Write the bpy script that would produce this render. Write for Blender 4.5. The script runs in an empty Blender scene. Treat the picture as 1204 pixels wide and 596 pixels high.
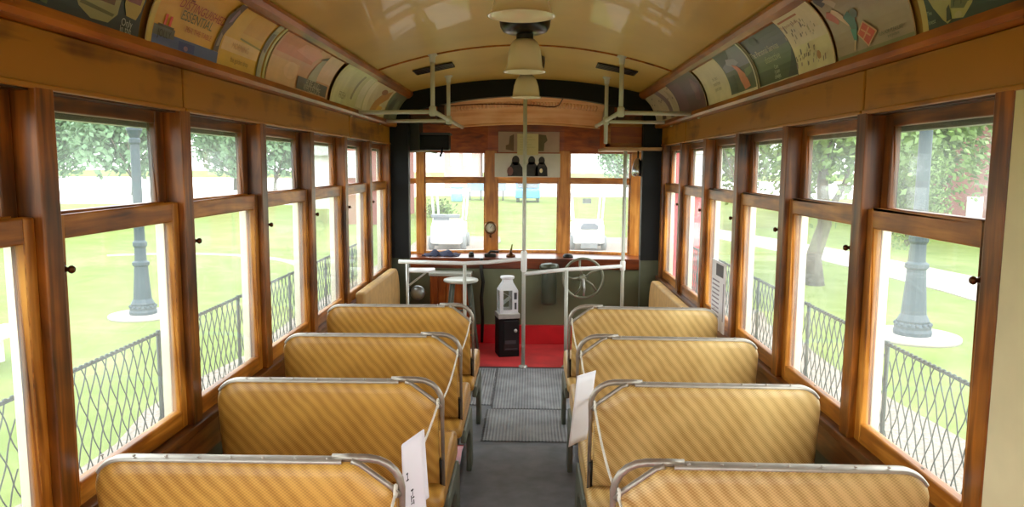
import bpy, bmesh, math, random
from mathutils import Vector, Matrix
random.seed(7)
C = bpy.context.scene.collection
SC = bpy.context.scene
PI = math.pi
ZC = 1.70                       # eye height above the car floor
def Z(r): return ZC + r         # height given relative to the eye

# ------------------------------------------------------------------ materials
MATS = {}
def _new(name):
    m = bpy.data.materials.new(name); m.use_nodes = True
    nt = m.node_tree
    return m, nt, nt.nodes, nt.links, nt.nodes['Principled BSDF']
def setp(b, **k):
    for a, v in k.items():
        b.inputs[a.replace('_', ' ')].default_value = v
def rgb(h):  # sRGB hex to linear
    h = h.lstrip('#'); o = []
    for i in (0, 2, 4):
        c = int(h[i:i+2], 16) / 255
        o.append(c/12.92 if c <= .04045 else ((c+.055)/1.055)**2.4)
    return (*o, 1)
def plain(name, col, rough=.5, metal=0.0, var=.12, scale=6, bump=0.0, coat=0.0, spec=.5):
    if name in MATS: return MATS[name]
    m, nt, N, L, b = _new(name)
    c = rgb(col) if isinstance(col, str) else col
    tc = N.new('ShaderNodeTexCoord'); n = N.new('ShaderNodeTexNoise')
    n.inputs['Scale'].default_value = scale; n.inputs['Detail'].default_value = 5
    L.new(tc.outputs['Object'], n.inputs['Vector'])
    r = N.new('ShaderNodeValToRGB')
    r.color_ramp.elements[0].position = .3; r.color_ramp.elements[1].position = .7
    r.color_ramp.elements[0].color = tuple(x*(1-var) for x in c[:3]) + (1,)
    r.color_ramp.elements[1].color = tuple(min(1, x*(1+var)) for x in c[:3]) + (1,)
    L.new(n.outputs['Fac'], r.inputs['Fac']); L.new(r.outputs['Color'], b.inputs['Base Color'])
    setp(b, Roughness=rough, Metallic=metal); b.inputs['Coat Weight'].default_value = coat
    b.inputs['Specular IOR Level'].default_value = spec
    if bump:
        bp = N.new('ShaderNodeBump'); bp.inputs['Strength'].default_value = bump; bp.inputs['Distance'].default_value = .01
        L.new(n.outputs['Fac'], bp.inputs['Height']); L.new(bp.outputs['Normal'], b.inputs['Normal'])
    MATS[name] = m
    return m
def wood(name, dark, mid, light, axis='y', scale=1.0, rough=.32, blotch=1.0, coat=.3):
    if name in MATS: return MATS[name]
    m, nt, N, L, b = _new(name)
    tc = N.new('ShaderNodeTexCoord'); mp = N.new('ShaderNodeMapping')
    s = {'x': (1.2, 14, 14), 'y': (14, 1.2, 14), 'z': (14, 14, 1.2)}[axis]
    mp.inputs['Scale'].default_value = tuple(v*scale for v in s)
    geo = N.new('ShaderNodeNewGeometry')
    L.new(geo.outputs['Position'], mp.inputs['Vector'])
    n1 = N.new('ShaderNodeTexNoise'); n1.inputs['Scale'].default_value = 2.2; n1.inputs['Detail'].default_value = 7; n1.inputs['Distortion'].default_value = .6
    L.new(mp.outputs['Vector'], n1.inputs['Vector'])
    n2 = N.new('ShaderNodeTexNoise'); n2.inputs['Scale'].default_value = 3.3; n2.inputs['Detail'].default_value = 3
    L.new(geo.outputs['Position'], n2.inputs['Vector'])
    mx = N.new('ShaderNodeMath'); mx.operation = 'MULTIPLY_ADD'
    mx.inputs[1].default_value = .55*blotch; L.new(n2.outputs['Fac'], mx.inputs[0])
    ml = N.new('ShaderNodeMath'); ml.operation = 'MULTIPLY'; ml.inputs[1].default_value = .6
    L.new(n1.outputs['Fac'], ml.inputs[0]); L.new(ml.outputs[0], mx.inputs[2])
    r = N.new('ShaderNodeValToRGB'); e = r.color_ramp.elements
    e[0].position = .38; e[0].color = rgb(dark); e[1].position = .74; e[1].color = rgb(light)
    k = e.new(.56); k.color = rgb(mid)
    L.new(mx.outputs[0], r.inputs['Fac']); L.new(r.outputs['Color'], b.inputs['Base Color'])
    bp = N.new('ShaderNodeBump'); bp.inputs['Strength'].default_value = .15; bp.inputs['Distance'].default_value = .004
    L.new(n1.outputs['Fac'], bp.inputs['Height']); L.new(bp.outputs['Normal'], b.inputs['Normal'])
    setp(b, Roughness=rough); b.inputs['Coat Weight'].default_value = coat*.5; b.inputs['Coat Roughness'].default_value = .3; b.inputs['Specular IOR Level'].default_value = .35
    MATS[name] = m
    return m
def rattan(name, dark, light, slope=(.80, 0, .60), freq=165.0):
    if name in MATS: return MATS[name]
    m, nt, N, L, b = _new(name)
    tc = N.new('ShaderNodeTexCoord')
    def sine(vec, f, src=None):
        d = N.new('ShaderNodeVectorMath'); d.operation = 'DOT_PRODUCT'; d.inputs[1].default_value = vec
        L.new(src or tc.outputs['Object'], d.inputs[0])
        k = N.new('ShaderNodeMath'); k.operation = 'MULTIPLY'; k.inputs[1].default_value = f
        L.new(d.outputs['Value'], k.inputs[0])
        s = N.new('ShaderNodeMath'); s.operation = 'SINE'; L.new(k.outputs[0], s.inputs[0])
        return s.outputs[0]
    nz = N.new('ShaderNodeTexNoise'); nz.inputs['Scale'].default_value = 9; nz.inputs['Detail'].default_value = 3
    L.new(tc.outputs['Object'], nz.inputs['Vector'])
    va = N.new('ShaderNodeVectorMath'); va.operation = 'SCALE'; va.inputs['Scale'].default_value = .022
    L.new(nz.outputs['Color'], va.inputs[0])
    vb = N.new('ShaderNodeVectorMath'); vb.operation = 'ADD'
    L.new(va.outputs[0], vb.inputs[0]); L.new(tc.outputs['Object'], vb.inputs[1])
    st = sine(slope, freq, vb.outputs[0])
    w1 = sine((0, .55, 1), 700); w2 = sine((1, .3, 0), 560)
    wv = N.new('ShaderNodeMath'); wv.operation = 'MULTIPLY'; L.new(w1, wv.inputs[0]); L.new(w2, wv.inputs[1])
    n3 = N.new('ShaderNodeTexNoise'); n3.inputs['Scale'].default_value = 3.0; n3.inputs['Detail'].default_value = 4
    L.new(tc.outputs['Object'], n3.inputs['Vector'])
    a = N.new('ShaderNodeMath'); a.operation = 'MULTIPLY_ADD'; a.inputs[1].default_value = .11; a.inputs[2].default_value = .0
    L.new(st, a.inputs[0])
    a2 = N.new('ShaderNodeMath'); a2.operation = 'MULTIPLY_ADD'; a2.inputs[1].default_value = .17; L.new(wv.outputs[0], a2.inputs[0]); L.new(a.outputs[0], a2.inputs[2])
    a3 = N.new('ShaderNodeMath'); a3.operation = 'ADD'; L.new(a2.outputs[0], a3.inputs[0]); L.new(n3.outputs['Fac'], a3.inputs[1])
    r = N.new('ShaderNodeValToRGB'); e = r.color_ramp.elements
    e[0].position = .22; e[0].color = rgb(dark); e[1].position = .74; e[1].color = rgb(light)
    L.new(a3.outputs[0], r.inputs['Fac']); L.new(r.outputs['Color'], b.inputs['Base Color'])
    bp = N.new('ShaderNodeBump'); bp.inputs['Strength'].default_value = .35; bp.inputs['Distance'].default_value = .003
    L.new(a2.outputs[0], bp.inputs['Height']); L.new(bp.outputs['Normal'], b.inputs['Normal'])
    setp(b, Roughness=.42); b.inputs['Coat Weight'].default_value = .25; b.inputs['Coat Roughness'].default_value = .35
    MATS[name] = m
    return m
def ribbed(name, col, period=.018, axis=0, depth=.4):
    if name in MATS: return MATS[name]
    m, nt, N, L, b = _new(name)
    tc = N.new('ShaderNodeTexCoord'); sx = N.new('ShaderNodeSeparateXYZ'); L.new(tc.outputs['Object'], sx.inputs[0])
    k = N.new('ShaderNodeMath'); k.operation = 'MULTIPLY'; k.inputs[1].default_value = 2*PI/period; L.new(sx.outputs[axis], k.inputs[0])
    s = N.new('ShaderNodeMath'); s.operation = 'SINE'; L.new(k.outputs[0], s.inputs[0])
    n = N.new('ShaderNodeTexNoise'); n.inputs['Scale'].default_value = 5; n.inputs['Detail'].default_value = 6; L.new(tc.outputs['Object'], n.inputs['Vector'])
    a = N.new('ShaderNodeMath'); a.operation = 'MULTIPLY_ADD'; a.inputs[1].default_value = .16; L.new(s.outputs[0], a.inputs[0]); L.new(n.outputs['Fac'], a.inputs[2])
    r = N.new('ShaderNodeValToRGB'); c = rgb(col)
    r.color_ramp.elements[0].position = .25; r.color_ramp.elements[1].position = .75
    r.color_ramp.elements[0].color = tuple(x*.55 for x in c[:3])+(1,); r.color_ramp.elements[1].color = tuple(min(1, x*1.45) for x in c[:3])+(1,)
    L.new(a.outputs[0], r.inputs['Fac']); L.new(r.outputs['Color'], b.inputs['Base Color'])
    bp = N.new('ShaderNodeBump'); bp.inputs['Strength'].default_value = depth; bp.inputs['Distance'].default_value = .004
    L.new(s.outputs[0], bp.inputs['Height']); L.new(bp.outputs['Normal'], b.inputs['Normal'])
    setp(b, Roughness=.5)
    MATS[name] = m
    return m
def glass_mat():
    m = bpy.data.materials.new('dusty_glass'); m.use_nodes = True
    nt = m.node_tree; N, L = nt.nodes, nt.links
    for n in list(N): N.remove(n)
    out = N.new('ShaderNodeOutputMaterial'); tr = N.new('ShaderNodeBsdfTransparent'); gl = N.new('ShaderNodeBsdfGlossy')
    tr.inputs['Color'].default_value = (.97, .985, .975, 1); gl.inputs['Roughness'].default_value = .03
    lw = N.new('ShaderNodeLayerWeight'); lw.inputs['Blend'].default_value = .5
    pw = N.new('ShaderNodeMath'); pw.operation = 'POWER'; pw.inputs[1].default_value = 5; L.new(lw.outputs['Facing'], pw.inputs[0])
    fr = N.new('ShaderNodeMath'); fr.operation = 'MULTIPLY_ADD'; fr.inputs[1].default_value = .45; fr.inputs[2].default_value = .03; L.new(pw.outputs[0], fr.inputs[0])
    m1 = N.new('ShaderNodeMixShader'); L.new(fr.outputs[0], m1.inputs[0]); L.new(tr.outputs[0], m1.inputs[1]); L.new(gl.outputs[0], m1.inputs[2])
    df = N.new('ShaderNodeBsdfTranslucent'); df.inputs['Color'].default_value = (.86, .9, .88, 1)
    tc = N.new('ShaderNodeNewGeometry'); nz = N.new('ShaderNodeTexNoise'); nz.inputs['Scale'].default_value = 4; nz.inputs['Detail'].default_value = 4
    L.new(tc.outputs['Position'], nz.inputs['Vector'])
    mr = N.new('ShaderNodeMapRange'); mr.inputs[1].default_value = .3; mr.inputs[2].default_value = .75; mr.inputs[3].default_value = DUST_HAZE*.7; mr.inputs[4].default_value = DUST_HAZE*1.35
    L.new(nz.outputs['Fac'], mr.inputs[0])
    m2 = N.new('ShaderNodeMixShader'); L.new(mr.outputs[0], m2.inputs[0]); L.new(m1.outputs[0], m2.inputs[1]); L.new(df.outputs[0], m2.inputs[2])
    L.new(m2.outputs[0], out.inputs[0])
    return m
DUST_HAZE = .06  # dirt film on the panes, thickened to stand in for distance haze outside
GLASS = glass_mat()
M_POST = wood('varnished_post_wood', '#2c1403', '#74400b', '#b46a1a', 'z', 1.0)
M_SASH = wood('varnished_sash_wood', '#4c2607', '#a05f14', '#d8963c', 'y', 1.0)
M_SASHZ = wood('varnished_stile_wood', '#4c2607', '#a05f14', '#d8963c', 'z', 1.0)
M_POSTY = wood('varnished_rail_wood', '#2c1403', '#74400b', '#b46a1a', 'y', 1.0)
M_LETTER = wood('letterboard_wood', '#2a1203', '#613206', '#ad741a', 'y', .45, rough=.36, blotch=1.7)
M_RAILW = wood('picture_rail_wood', '#5a2a08', '#93500f', '#b8701f', 'y', .8)
M_SILL = wood('dark_sill_wood', '#2c1608', '#5d3415', '#8d5a2a', 'y', 1.0)
M_RED = wood('red_brown_wood', '#5a2208', '#964212', '#bd6420', 'x', .8)
M_FRONT = wood('golden_front_wood', '#7a4413', '#b87228', '#dc9a48', 'z', 1.0)
M_FRONTX = wood('golden_front_wood_cross', '#7a4413', '#b06a24', '#d69444', 'x', 1.0)
M_PLANK = wood('orange_cabinet_wood', '#6a2c0c', '#a8521c', '#c8742e', 'z', 1.3)
M_DARKW = wood('dark_header_wood', '#1c0d05', '#3c1e0b', '#5d3212', 'y', .8)
M_CREAMP = plain('cream_outside_paint', '#ece4cc', .55, var=.05)
M_CREAMW = plain('cream_wall_paint', '#d9d2a6', .5, var=.06)
M_CEIL = plain('cream_ceiling_enamel', '#cba64e', .38, var=.14, scale=1.6, coat=.2)
M_COVE = plain('cove_backing', '#8d6a2c', .6)
M_BLACK = plain('black_paint', '#090808', .5, var=.2, spec=.25)
M_GREENW = plain('olive_dash_paint', '#6d7253', .45, var=.14, scale=3)
M_GREEND = plain('dark_olive_wainscot', '#42452f', .6, var=.25, scale=4)
M_REDF = plain('red_floor_paint', '#da4648', .34, var=.2, scale=5, bump=.05)
M_REDB = plain('red_baseboard_paint', '#cc1822', .4, var=.12)
M_MAT = plain('grey_rubber_mat', '#727377', .55, var=.25, scale=8, bump=.1)
M_RIB = ribbed('grey_ribbed_rubber', '#94979a', .021, 0)
M_STEEL = plain('brushed_steel', '#c4c4be', .38, .6, var=.1, scale=20)
M_ALU = plain('worn_aluminium_strip', '#bcb6aa', .42, .6, var=.12, scale=25)
M_HANDLE = plain('dull_bronze_grip', '#a39a8c', .36, .6, var=.15, scale=25)
M_DARKM = plain('dark_iron', '#26251f', .45, .6, var=.2)
M_CAST = plain('grey_green_casting', '#6b705f', .5, .1, var=.15)
M_WHITEP = plain('white_rail_paint', '#e6e6e2', .35, var=.04)
M_PALEP = plain('pale_grey_rail_paint', '#c2c4b8', .35, var=.08)
M_ENAMEL = plain('cream_lamp_enamel', '#e3dcc0', .22, var=.05, scale=3, coat=.5)
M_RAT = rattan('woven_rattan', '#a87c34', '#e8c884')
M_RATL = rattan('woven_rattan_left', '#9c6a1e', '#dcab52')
M_TAN = plain('tan_bench_cloth', '#c09a5e', .6, var=.15, scale=10)
M_PAPER = plain('white_paper', '#f2f1f4', .7, var=.02)
M_INK = plain('black_ink', '#20202a', .7)
M_CORD = plain('white_cord', '#e9e3d2', .8, var=.08, scale=40)
M_KNOB = plain('dark_brass_knob', '#5a3416', .35, .7, var=.2)

# ------------------------------------------------------------------ mesh builder
class MB:
    def __init__(s): s.v = []; s.f = []; s.mi = []; s.sm = []
    def add(s, vs, fs, mi=0, sm=False):
        o = len(s.v); s.v += [tuple(v) for v in vs]
        for f in fs: s.f.append([o+i for i in f]); s.mi.append(mi); s.sm.append(sm)
        return s
    def box(s, a, b, mi=0, M=None):
        x0, y0, z0 = a; x1, y1, z1 = b
        x0, x1 = sorted((x0, x1)); y0, y1 = sorted((y0, y1)); z0, z1 = sorted((z0, z1))
        vs = [(x0,y0,z0),(x1,y0,z0),(x1,y1,z0),(x0,y1,z0),(x0,y0,z1),(x1,y0,z1),(x1,y1,z1),(x0,y1,z1)]
        if M: vs = [tuple(M @ Vector(v)) for v in vs]
        return s.add(vs, [(0,3,2,1),(4,5,6,7),(0,1,5,4),(1,2,6,5),(2,3,7,6),(3,0,4,7)], mi)
    def tube(s, pts, r, seg=10, mi=0, closed=False, cap=True, sm=True, flat=None):
        P = [Vector(p) for p in pts]; n = len(P); R = r if isinstance(r, (list, tuple)) else [r]*n
        T = []
        for i in range(n):
            if closed: t = P[(i+1) % n]-P[i-1]
            else: t = P[min(i+1, n-1)]-P[max(i-1, 0)]
            T.append(t.normalized())
        up = Vector((0, 0, 1)) if abs(T[0].z) < .9 else Vector((1, 0, 0))
        u = T[0].cross(up).normalized(); vs = []
        for i in range(n):
            u = (u - T[i]*u.dot(T[i]))
            if u.length < 1e-6: u = T[i].orthogonal()
            u.normalize(); w = T[i].cross(u)
            for k in range(seg):
                a = 2*PI*k/seg
                vs.append(P[i]+(u*math.cos(a)+w*math.sin(a))*R[i])
        fs = []
        for i in range(n if closed else n-1):
            for k in range(seg):
                a, b = i*seg+k, i*seg+(k+1) % seg; j = ((i+1) % n)*seg
                fs.append((a, b, j+(k+1) % seg, j+k))
        s.add(vs, fs, mi, sm)
        if cap and not closed:
            s.add(vs[:seg], [list(range(seg))[::-1]], mi); s.add(vs[-seg:], [list(range(seg))], mi)
        return s
    def lathe(s, prof, c, seg=32, mi=0, axis='z', sm=True):
        vs = []; fs = []
        for (r, h) in prof:
            for k in range(seg):
                a = 2*PI*k/seg; p = (r*math.cos(a), r*math.sin(a), h)
                if axis == 'y': p = (p[0], p[2], p[1])
                if axis == 'x': p = (p[2], p[0], p[1])
                vs.append((c[0]+p[0], c[1]+p[1], c[2]+p[2]))
        for i in range(len(prof)-1):
            for k in range(seg):
                fs.append((i*seg+k, i*seg+(k+1) % seg, (i+1)*seg+(k+1) % seg, (i+1)*seg+k))
        return s.add(vs, fs, mi, sm)
    def sphere(s, c, r, seg=12, rings=8, mi=0):
        rr = r if isinstance(r, (tuple, list)) else (r, r, r)
        vs = []; fs = []
        for i in range(rings+1):
            t = PI*i/rings
            for k in range(seg):
                a = 2*PI*k/seg
                vs.append((c[0]+rr[0]*math.sin(t)*math.cos(a), c[1]+rr[1]*math.sin(t)*math.sin(a), c[2]+rr[2]*math.cos(t)))
        for i in range(rings):
            for k in range(seg):
                fs.append((i*seg+k, (i+1)*seg+k, (i+1)*seg+(k+1) % seg, i*seg+(k+1) % seg))
        return s.add(vs, fs, mi, True)
    def prism(s, poly, a, b, axis='y', mi=0, sm=False):
        # polygon in the two other axes (in x,y,z order), extruded from a to b along axis
        def put(p, t):
            if axis == 'x': return (t, p[0], p[1])
            if axis == 'y': return (p[0], t, p[1])
            return (p[0], p[1], t)
        n = len(poly); vs = [put(p, a) for p in poly]+[put(p, b) for p in poly]
        fs = [list(range(n))[::-1], [n+i for i in range(n)]]
        s.add(vs, fs, mi)
        vs2 = list(vs); fs = [(i, (i+1) % n, n+(i+1) % n, n+i) for i in range(n)]
        return s.add(vs2, fs, mi, sm)
    def grid(s, fn, nu, nv, mi=0, sm=True):
        vs = [fn(i/nu, j/nv) for j in range(nv+1) for i in range(nu+1)]
        fs = [(j*(nu+1)+i, j*(nu+1)+i+1, (j+1)*(nu+1)+i+1, (j+1)*(nu+1)+i) for j in range(nv) for i in range(nu)]
        return s.add(vs, fs, mi, sm)
    def build(s, name, mats, parent=None, bevel=0, bseg=2, loc=None, fix=True, fn=None):
        o0 = Vector(parent.location) if (parent and parent.type == 'EMPTY') else Vector(parent['org']) if parent else Vector(loc or (0, 0, 0))
        vs = [fn(v) for v in s.v] if fn else s.v
        me = bpy.data.meshes.new(name)
        me.from_pydata([tuple(Vector(v)-o0) for v in vs], [], s.f)
        if not isinstance(mats, (list, tuple)): mats = [mats]
        for m in mats: me.materials.append(m)
        for p, mi, sm in zip(me.polygons, s.mi, s.sm): p.material_index = mi; p.use_smooth = sm
        if fix:
            bm = bmesh.new(); bm.from_mesh(me)
            bmesh.ops.remove_doubles(bm, verts=bm.verts, dist=1e-5)
            bmesh.ops.recalc_face_normals(bm, faces=bm.faces); bm.to_mesh(me); bm.free()
        o = bpy.data.objects.new(name, me); C.objects.link(o)
        o['org'] = tuple(o0)
        if parent: o.parent = parent
        elif loc: o.location = loc
        if bevel:
            b = o.modifiers.new('bevel', 'BEVEL'); b.width = bevel; b.segments = bseg; b.limit_method = 'ANGLE'; b.angle_limit = .7
            b.harden_normals = False
        return o
def tag(o, label, cat, group=None, kind=None):
    o['label'] = label; o['category'] = cat
    if group: o['group'] = group
    if kind: o['kind'] = kind
    return o
def thing(name, label, cat, loc, group=None, kind=None):
    o = bpy.data.objects.new(name, None); C.objects.link(o); o.location = loc; o.empty_display_size = .1
    return tag(o, label, cat, group, kind)
def copy_tree(o, parent=None):
    c = o.copy(); C.objects.link(c)
    if parent: c.parent = parent
    for ch in list(o.children): copy_tree(ch, c)
    return c
def arc(cx, cy, r, a0, a1, n):
    return [(cx+r*math.cos(math.radians(a0+(a1-a0)*i/n)), cy+r*math.sin(math.radians(a0+(a1-a0)*i/n))) for i in range(n+1)]
ORD = ['first', 'second', 'third', 'fourth', 'fifth', 'sixth', 'seventh', 'eighth']
SKY, SUN, EXPO = 1.0, .6, 2.4
# ------------------------------------------------------------------ car body
PITCH = .775
P0 = {-1: 1.888, 1: 1.854}                     # first window post on each side
YB = 6.60                                      # front bulkhead
YR = -1.60                                     # rear end of the modelled saloon
SIDE = {-1: 'left', 1: 'right'}
def post_y(s, n): return P0[s]+n*PITCH

m = MB(); m.box((-1.22, YR, -.06), (1.22, 7.75, 0)); f = m.build('floor', M_REDF)
tag(f, 'red painted tram floor showing at the front platform and beside the grey mats', 'floor', kind='structure')

for s in (-1, 1):
    m = MB()
    m.box((s*1.20, YR, -.9), (s*1.32, 7.7, .715), 0)
    m.box((s*1.185, YR, .60), (s*1.205, YB, .715), 1)
    w = m.build('wall_'+SIDE[s], [M_GREEND, M_SILL])
    tag(w, 'dark green side panelling under the %s-hand windows behind the seats' % SIDE[s], 'wall', kind='structure')
    m = MB()
    m.box((s*1.168, YR, Z(-.985)), (s*1.30, YB, Z(-.952)))
    t = m.build('trim_sill_'+SIDE[s], M_SILL, bevel=.006)
    tag(t, 'long dark wooden window ledge running under the %s-hand windows' % SIDE[s], 'window sill', kind='structure')
    # letterboards in three lengths, with a groove at each joint
    cuts = [YR, 2.67 if s < 0 else 2.64, 5.12 if s < 0 else 5.60, YB]
    for k in range(3):
        m = MB(); m.box((s*1.19, cuts[k]+.006, Z(.19)), (s*1.32, cuts[k+1]-.006, Z(.337)))
        m.box((s*1.182, cuts[k]+.006, Z(.185)), (s*1.20, cuts[k+1]-.006, Z(.200)))
        t = m.build('trim_letterboard_'+SIDE[s], M_LETTER, bevel=.004)
        tag(t, ['nearest', 'middle', 'farthest'][k]+' length of plain varnished board above the %s-hand windows' % SIDE[s], 'letterboard', kind='structure')
    m = MB(); m.box((s*1.20, YR, Z(.18)), (s*1.31, YB, Z(.36)))
    t = m.build('trim_joint_'+SIDE[s], M_DARKW)
    tag(t, 'dark backing strip behind the joints of the %s-hand board above the windows' % SIDE[s], 'trim', kind='structure')
    m = MB(); m.prism([(s*1.135, Z(.338)), (s*1.125, Z(.352)), (s*1.128, Z(.376)), (s*1.145, Z(.380)), (s*1.30, Z(.380)), (s*1.30, Z(.338))], YR, YB, 'y')
    t = m.build('trim_rail_'+SIDE[s], M_RAILW)
    tag(t, 'narrow wooden rail holding the bottom edges of the %s-hand advertising cards' % SIDE[s], 'picture rail', kind='structure')
    m = MB(); m.box((s*1.29, YR, Z(.125)), (s*1.33, YB, Z(.19)))
    t = m.build('trim_head_'+SIDE[s], M_DARKW)
    tag(t, 'dark wooden window head over the %s-hand upper sashes' % SIDE[s], 'trim', kind='structure')
    m = MB()
    m.prism([(s*1.03, Z(.583)), (s*1.012, Z(.587)), (s*.992, Z(.602)), (s*.980, Z(.620)), (s*.984, Z(.640)), (s*1.04, Z(.665)), (s*1.06, Z(.62))], YR, YB, 'y')
    t = m.build('trim_moulding_'+SIDE[s], M_RAILW)
    tag(t, 'wooden moulding along the upper edges of the %s-hand advertising cards' % SIDE[s], 'moulding', kind='structure')

# cove behind the advertising cards: |x|, z along the profile, v from 0 (bottom) to 1 (top)
def cove(v):
    a, b, c = Vector((1.14, Z(.375))), Vector((1.12, Z(.52))), Vector((1.015, Z(.597)))
    return a*(1-v)**2+b*2*v*(1-v)+c*v*v
def cove_n(v):
    d = cove(min(1, v+.01))-cove(max(0, v-.01)); return Vector((-d.y, d.x)).normalized()  # inward, downward
for s in (-1, 1):
    m = MB()
    def fn(u, v):
        p = cove(v); return (s*(p.x+.006), YR+u*(YB-YR), p.y+.006)
    m.grid(fn, 2, 14)
    t = m.build('ceiling_cove_'+SIDE[s], M_COVE, fix=False)
    tag(t, 'curved brown ceiling side behind the %s-hand row of advertising cards' % SIDE[s], 'ceiling', kind='structure')

def ceil_z(x, y):
    zc = .815 if y < 5.2 else .815-.06*min(1, (y-5.2)/1.4)
    return Z(.636+(zc-.636)*(1-(abs(x)/1.02)**2))
m = MB()
m.grid(lambda u, v: (-1.03+2.06*u, YR+(YB+.1-YR)*v, ceil_z(-1.03+2.06*u, YR+(YB+.1-YR)*v)), 40, 60)
t = m.build('ceiling', M_CEIL, fix=False)
tag(t, 'glossy cream arched tram ceiling between the two rows of cards', 'ceiling', kind='structure')
for yy, nm in ((5.14, 'farther'), (2.1, 'nearer')):
    m = MB(); m.tube([(-1.0+2.0*i/40, yy, ceil_z(-1.0+2.0*i/40, yy)-.002) for i in range(41)], .0085, 8)
    t = m.build('trim_ceiling_rib', M_RAILW)
    tag(t, nm+' thin brown rib arching across the cream ceiling', 'ceiling rib', kind='structure')

# ------------------------------------------------------------------ windows
def window(num, s, n):
    y0, y1 = post_y(s, n), post_y(s, n+1)
    k = n+1 if s < 0 else n
    nm = ('%s window from the rear along the left-hand side of the tram' if s < 0 else '%s window from the rear along the right-hand side of the tram') % ORD[k]
    w = thing('window_%d' % num, nm, 'window', (s*1.22, (y0+y1)/2, Z(-.95)), kind='structure')
    a, b = y0+.037, y1-.037
    def sash(name, xi, xo, zb, zt, stile, rb, rt, mat):
        m = MB()
        m.box((s*xi, a, zb), (s*xo, a+stile, zt), 1); m.box((s*xi, b-stile, zb), (s*xo, b, zt), 1)
        m.box((s*xi, a+stile, zb), (s*xo, b-stile, zb+rb)); m.box((s*xi, a+stile, zt-rt), (s*xo, b-stile, zt))
        return m.build(name, mat, w, bevel=.005)
    lo = sash('lower_sash', 1.205, 1.238, Z(-.953), Z(-.135), .044, .068, .066, [M_SASH, M_SASHZ])
    up = sash('upper_sash', 1.246, 1.276, Z(-.20), Z(.19), .058, .07, .05, [M_POSTY, M_POST])
    for st, name, x, zb, zt, e in ((lo, 'lower_pane', 1.225, Z(-.889), Z(-.197), .04), (up, 'upper_pane', 1.262, Z(-.135), Z(.142), .054)):
        m = MB(); m.box((s*(x-.002), a+e, zb), (s*(x+.002), b-e, zt)); m.build(name, GLASS, st)
    m = MB(); kx, ky, kz = s*1.205, a+.022, Z(-.281)
    d = -s
    m.lathe([(0, 0), (.013, 0), (.014, d*.005), (.007, d*.010), (.006, d*.018), (.010, d*.022), (.0115, d*.027), (.008, d*.033), (0, d*.034)], (kx, ky, kz), 14, 0, 'x')
    m.box((kx, ky-.006, kz-.034), (kx+d*.006, ky+.006, kz+.02))
    m.build('latch_knob', M_KNOB, lo)
num = 1
for n in range(-1, 6): window(num, -1, n); num += 1
for n in range(0, 6): window(num, 1, n); num += 1

m_post_names = {}
for s in (-1, 1):
    for n in range(-3, 7):
        if s > 0 and n in (-1,): continue
        y = post_y(s, n); m = MB()
        hw = .037
        m.box((s*1.182, y-hw, Z(-.955)), (s*1.262, y+hw, Z(.19)), 0)
        m.box((s*1.262, y-.034, Z(-.99)), (s*1.295, y+.034, Z(.30)), 1)
        t = m.build('trim_window_post', [M_POST, M_CREAMP], bevel=.004)
        if n < -1: lab = 'varnished wooden window post behind the camera on the %s-hand side, %s' % (SIDE[s], 'rearmost' if n == -3 else 'next to rearmost')
        elif n == 6: lab = 'last wooden window post beside the black bulkhead on the %s-hand side' % SIDE[s]
        elif s > 0 and n == 0: lab = 'wooden post between the cream wall and the nearest right-hand window'
        elif n == -1: lab = 'wooden post at the rear edge of the rearmost left-hand window'
        else:
            q = n+1 if s < 0 else n
            lab = 'varnished wooden post between the %s and %s %s-hand windows from the rear' % (ORD[q-1], ORD[q], SIDE[s])
        tag(t, lab, 'window post', kind='structure')
# cream wall panel at the right rear
m = MB(); m.box((1.185, .95, 0), (1.25, post_y(1, 0)-.04, Z(.185)))
t = m.build('wall_cream', M_CREAMW); tag(t, 'plain cream painted wall panel at the right rear beside the nearest window', 'wall', kind='structure')
# rear end with a wide opening
m = MB()
m.box((-1.3, YR-.08, -.06), (1.3, YR, .72)); m.box((-1.3, YR-.08, Z(.19)), (1.3, YR, Z(.85)))
for x in (-1.24, -.45, .45, 1.24): m.box((x-.05, YR-.08, .72), (x+.05, YR, Z(.19)))
t = m.build('wall_rear', M_DARKW); tag(t, 'dark wooden rear end wall with window openings behind the camera', 'wall', kind='structure')

# ------------------------------------------------------------------ bulkhead and front platform
m = MB()
N_ = 24
def arch(x): return Z(.612-.15*(abs(x)/1.03)**2)
top = lambda x: Z(.86)
xs = [-1.03+2.06*i/N_ for i in range(N_+1)]
for yy0, yy1 in ((YB, YB+.10),):
    for i in range(N_):
        xa, xb = xs[i], xs[i+1]
        m.add([(xa, yy0, arch(xa)), (xb, yy0, arch(xb)), (xb, yy0, top(xb)), (xa, yy0, top(xa)), (xa, yy1, arch(xa)), (xb, yy1, arch(xb)), (xb, yy1, top(xb)), (xa, yy1, top(xa))],
              [(0, 1, 2, 3), (7, 6, 5, 4), (0, 4, 5, 1), (3, 2, 6, 7)])
for s in (-1, 1):
    m.box((s*1.03, YB, .88), (s*1.30, YB+.10, Z(.86)))
    m.box((s*1.035, YB+.005, 0), (s*1.30, YB+.095, .88), 1)
t = m.build('wall_bulkhead', [M_BLACK, M_GREEND]); tag(t, 'black painted bulkhead posts and arch dividing saloon from front platform', 'bulkhead', kind='structure')
m = MB(); m.box((-1.15, 6.185, 0), (1.15, 6.205, .004))
t = m.build('trim_threshold', M_DARKM); tag(t, 'dark metal strip across the floor where grey mats meet red platform', 'threshold strip', kind='structure')

YF = 7.60
def bend(v):
    x, y, z = v
    return (x, y-.16*max(0, abs(x)-.38)/.7, z)
def bendbox(m, x0, x1, y0, y1, z0, z1):
    xs = [x0, -.38, .38, x1]
    for a, b in zip(xs, xs[1:]): m.box((a, y0, z0), (b, y1, z1))
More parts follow.
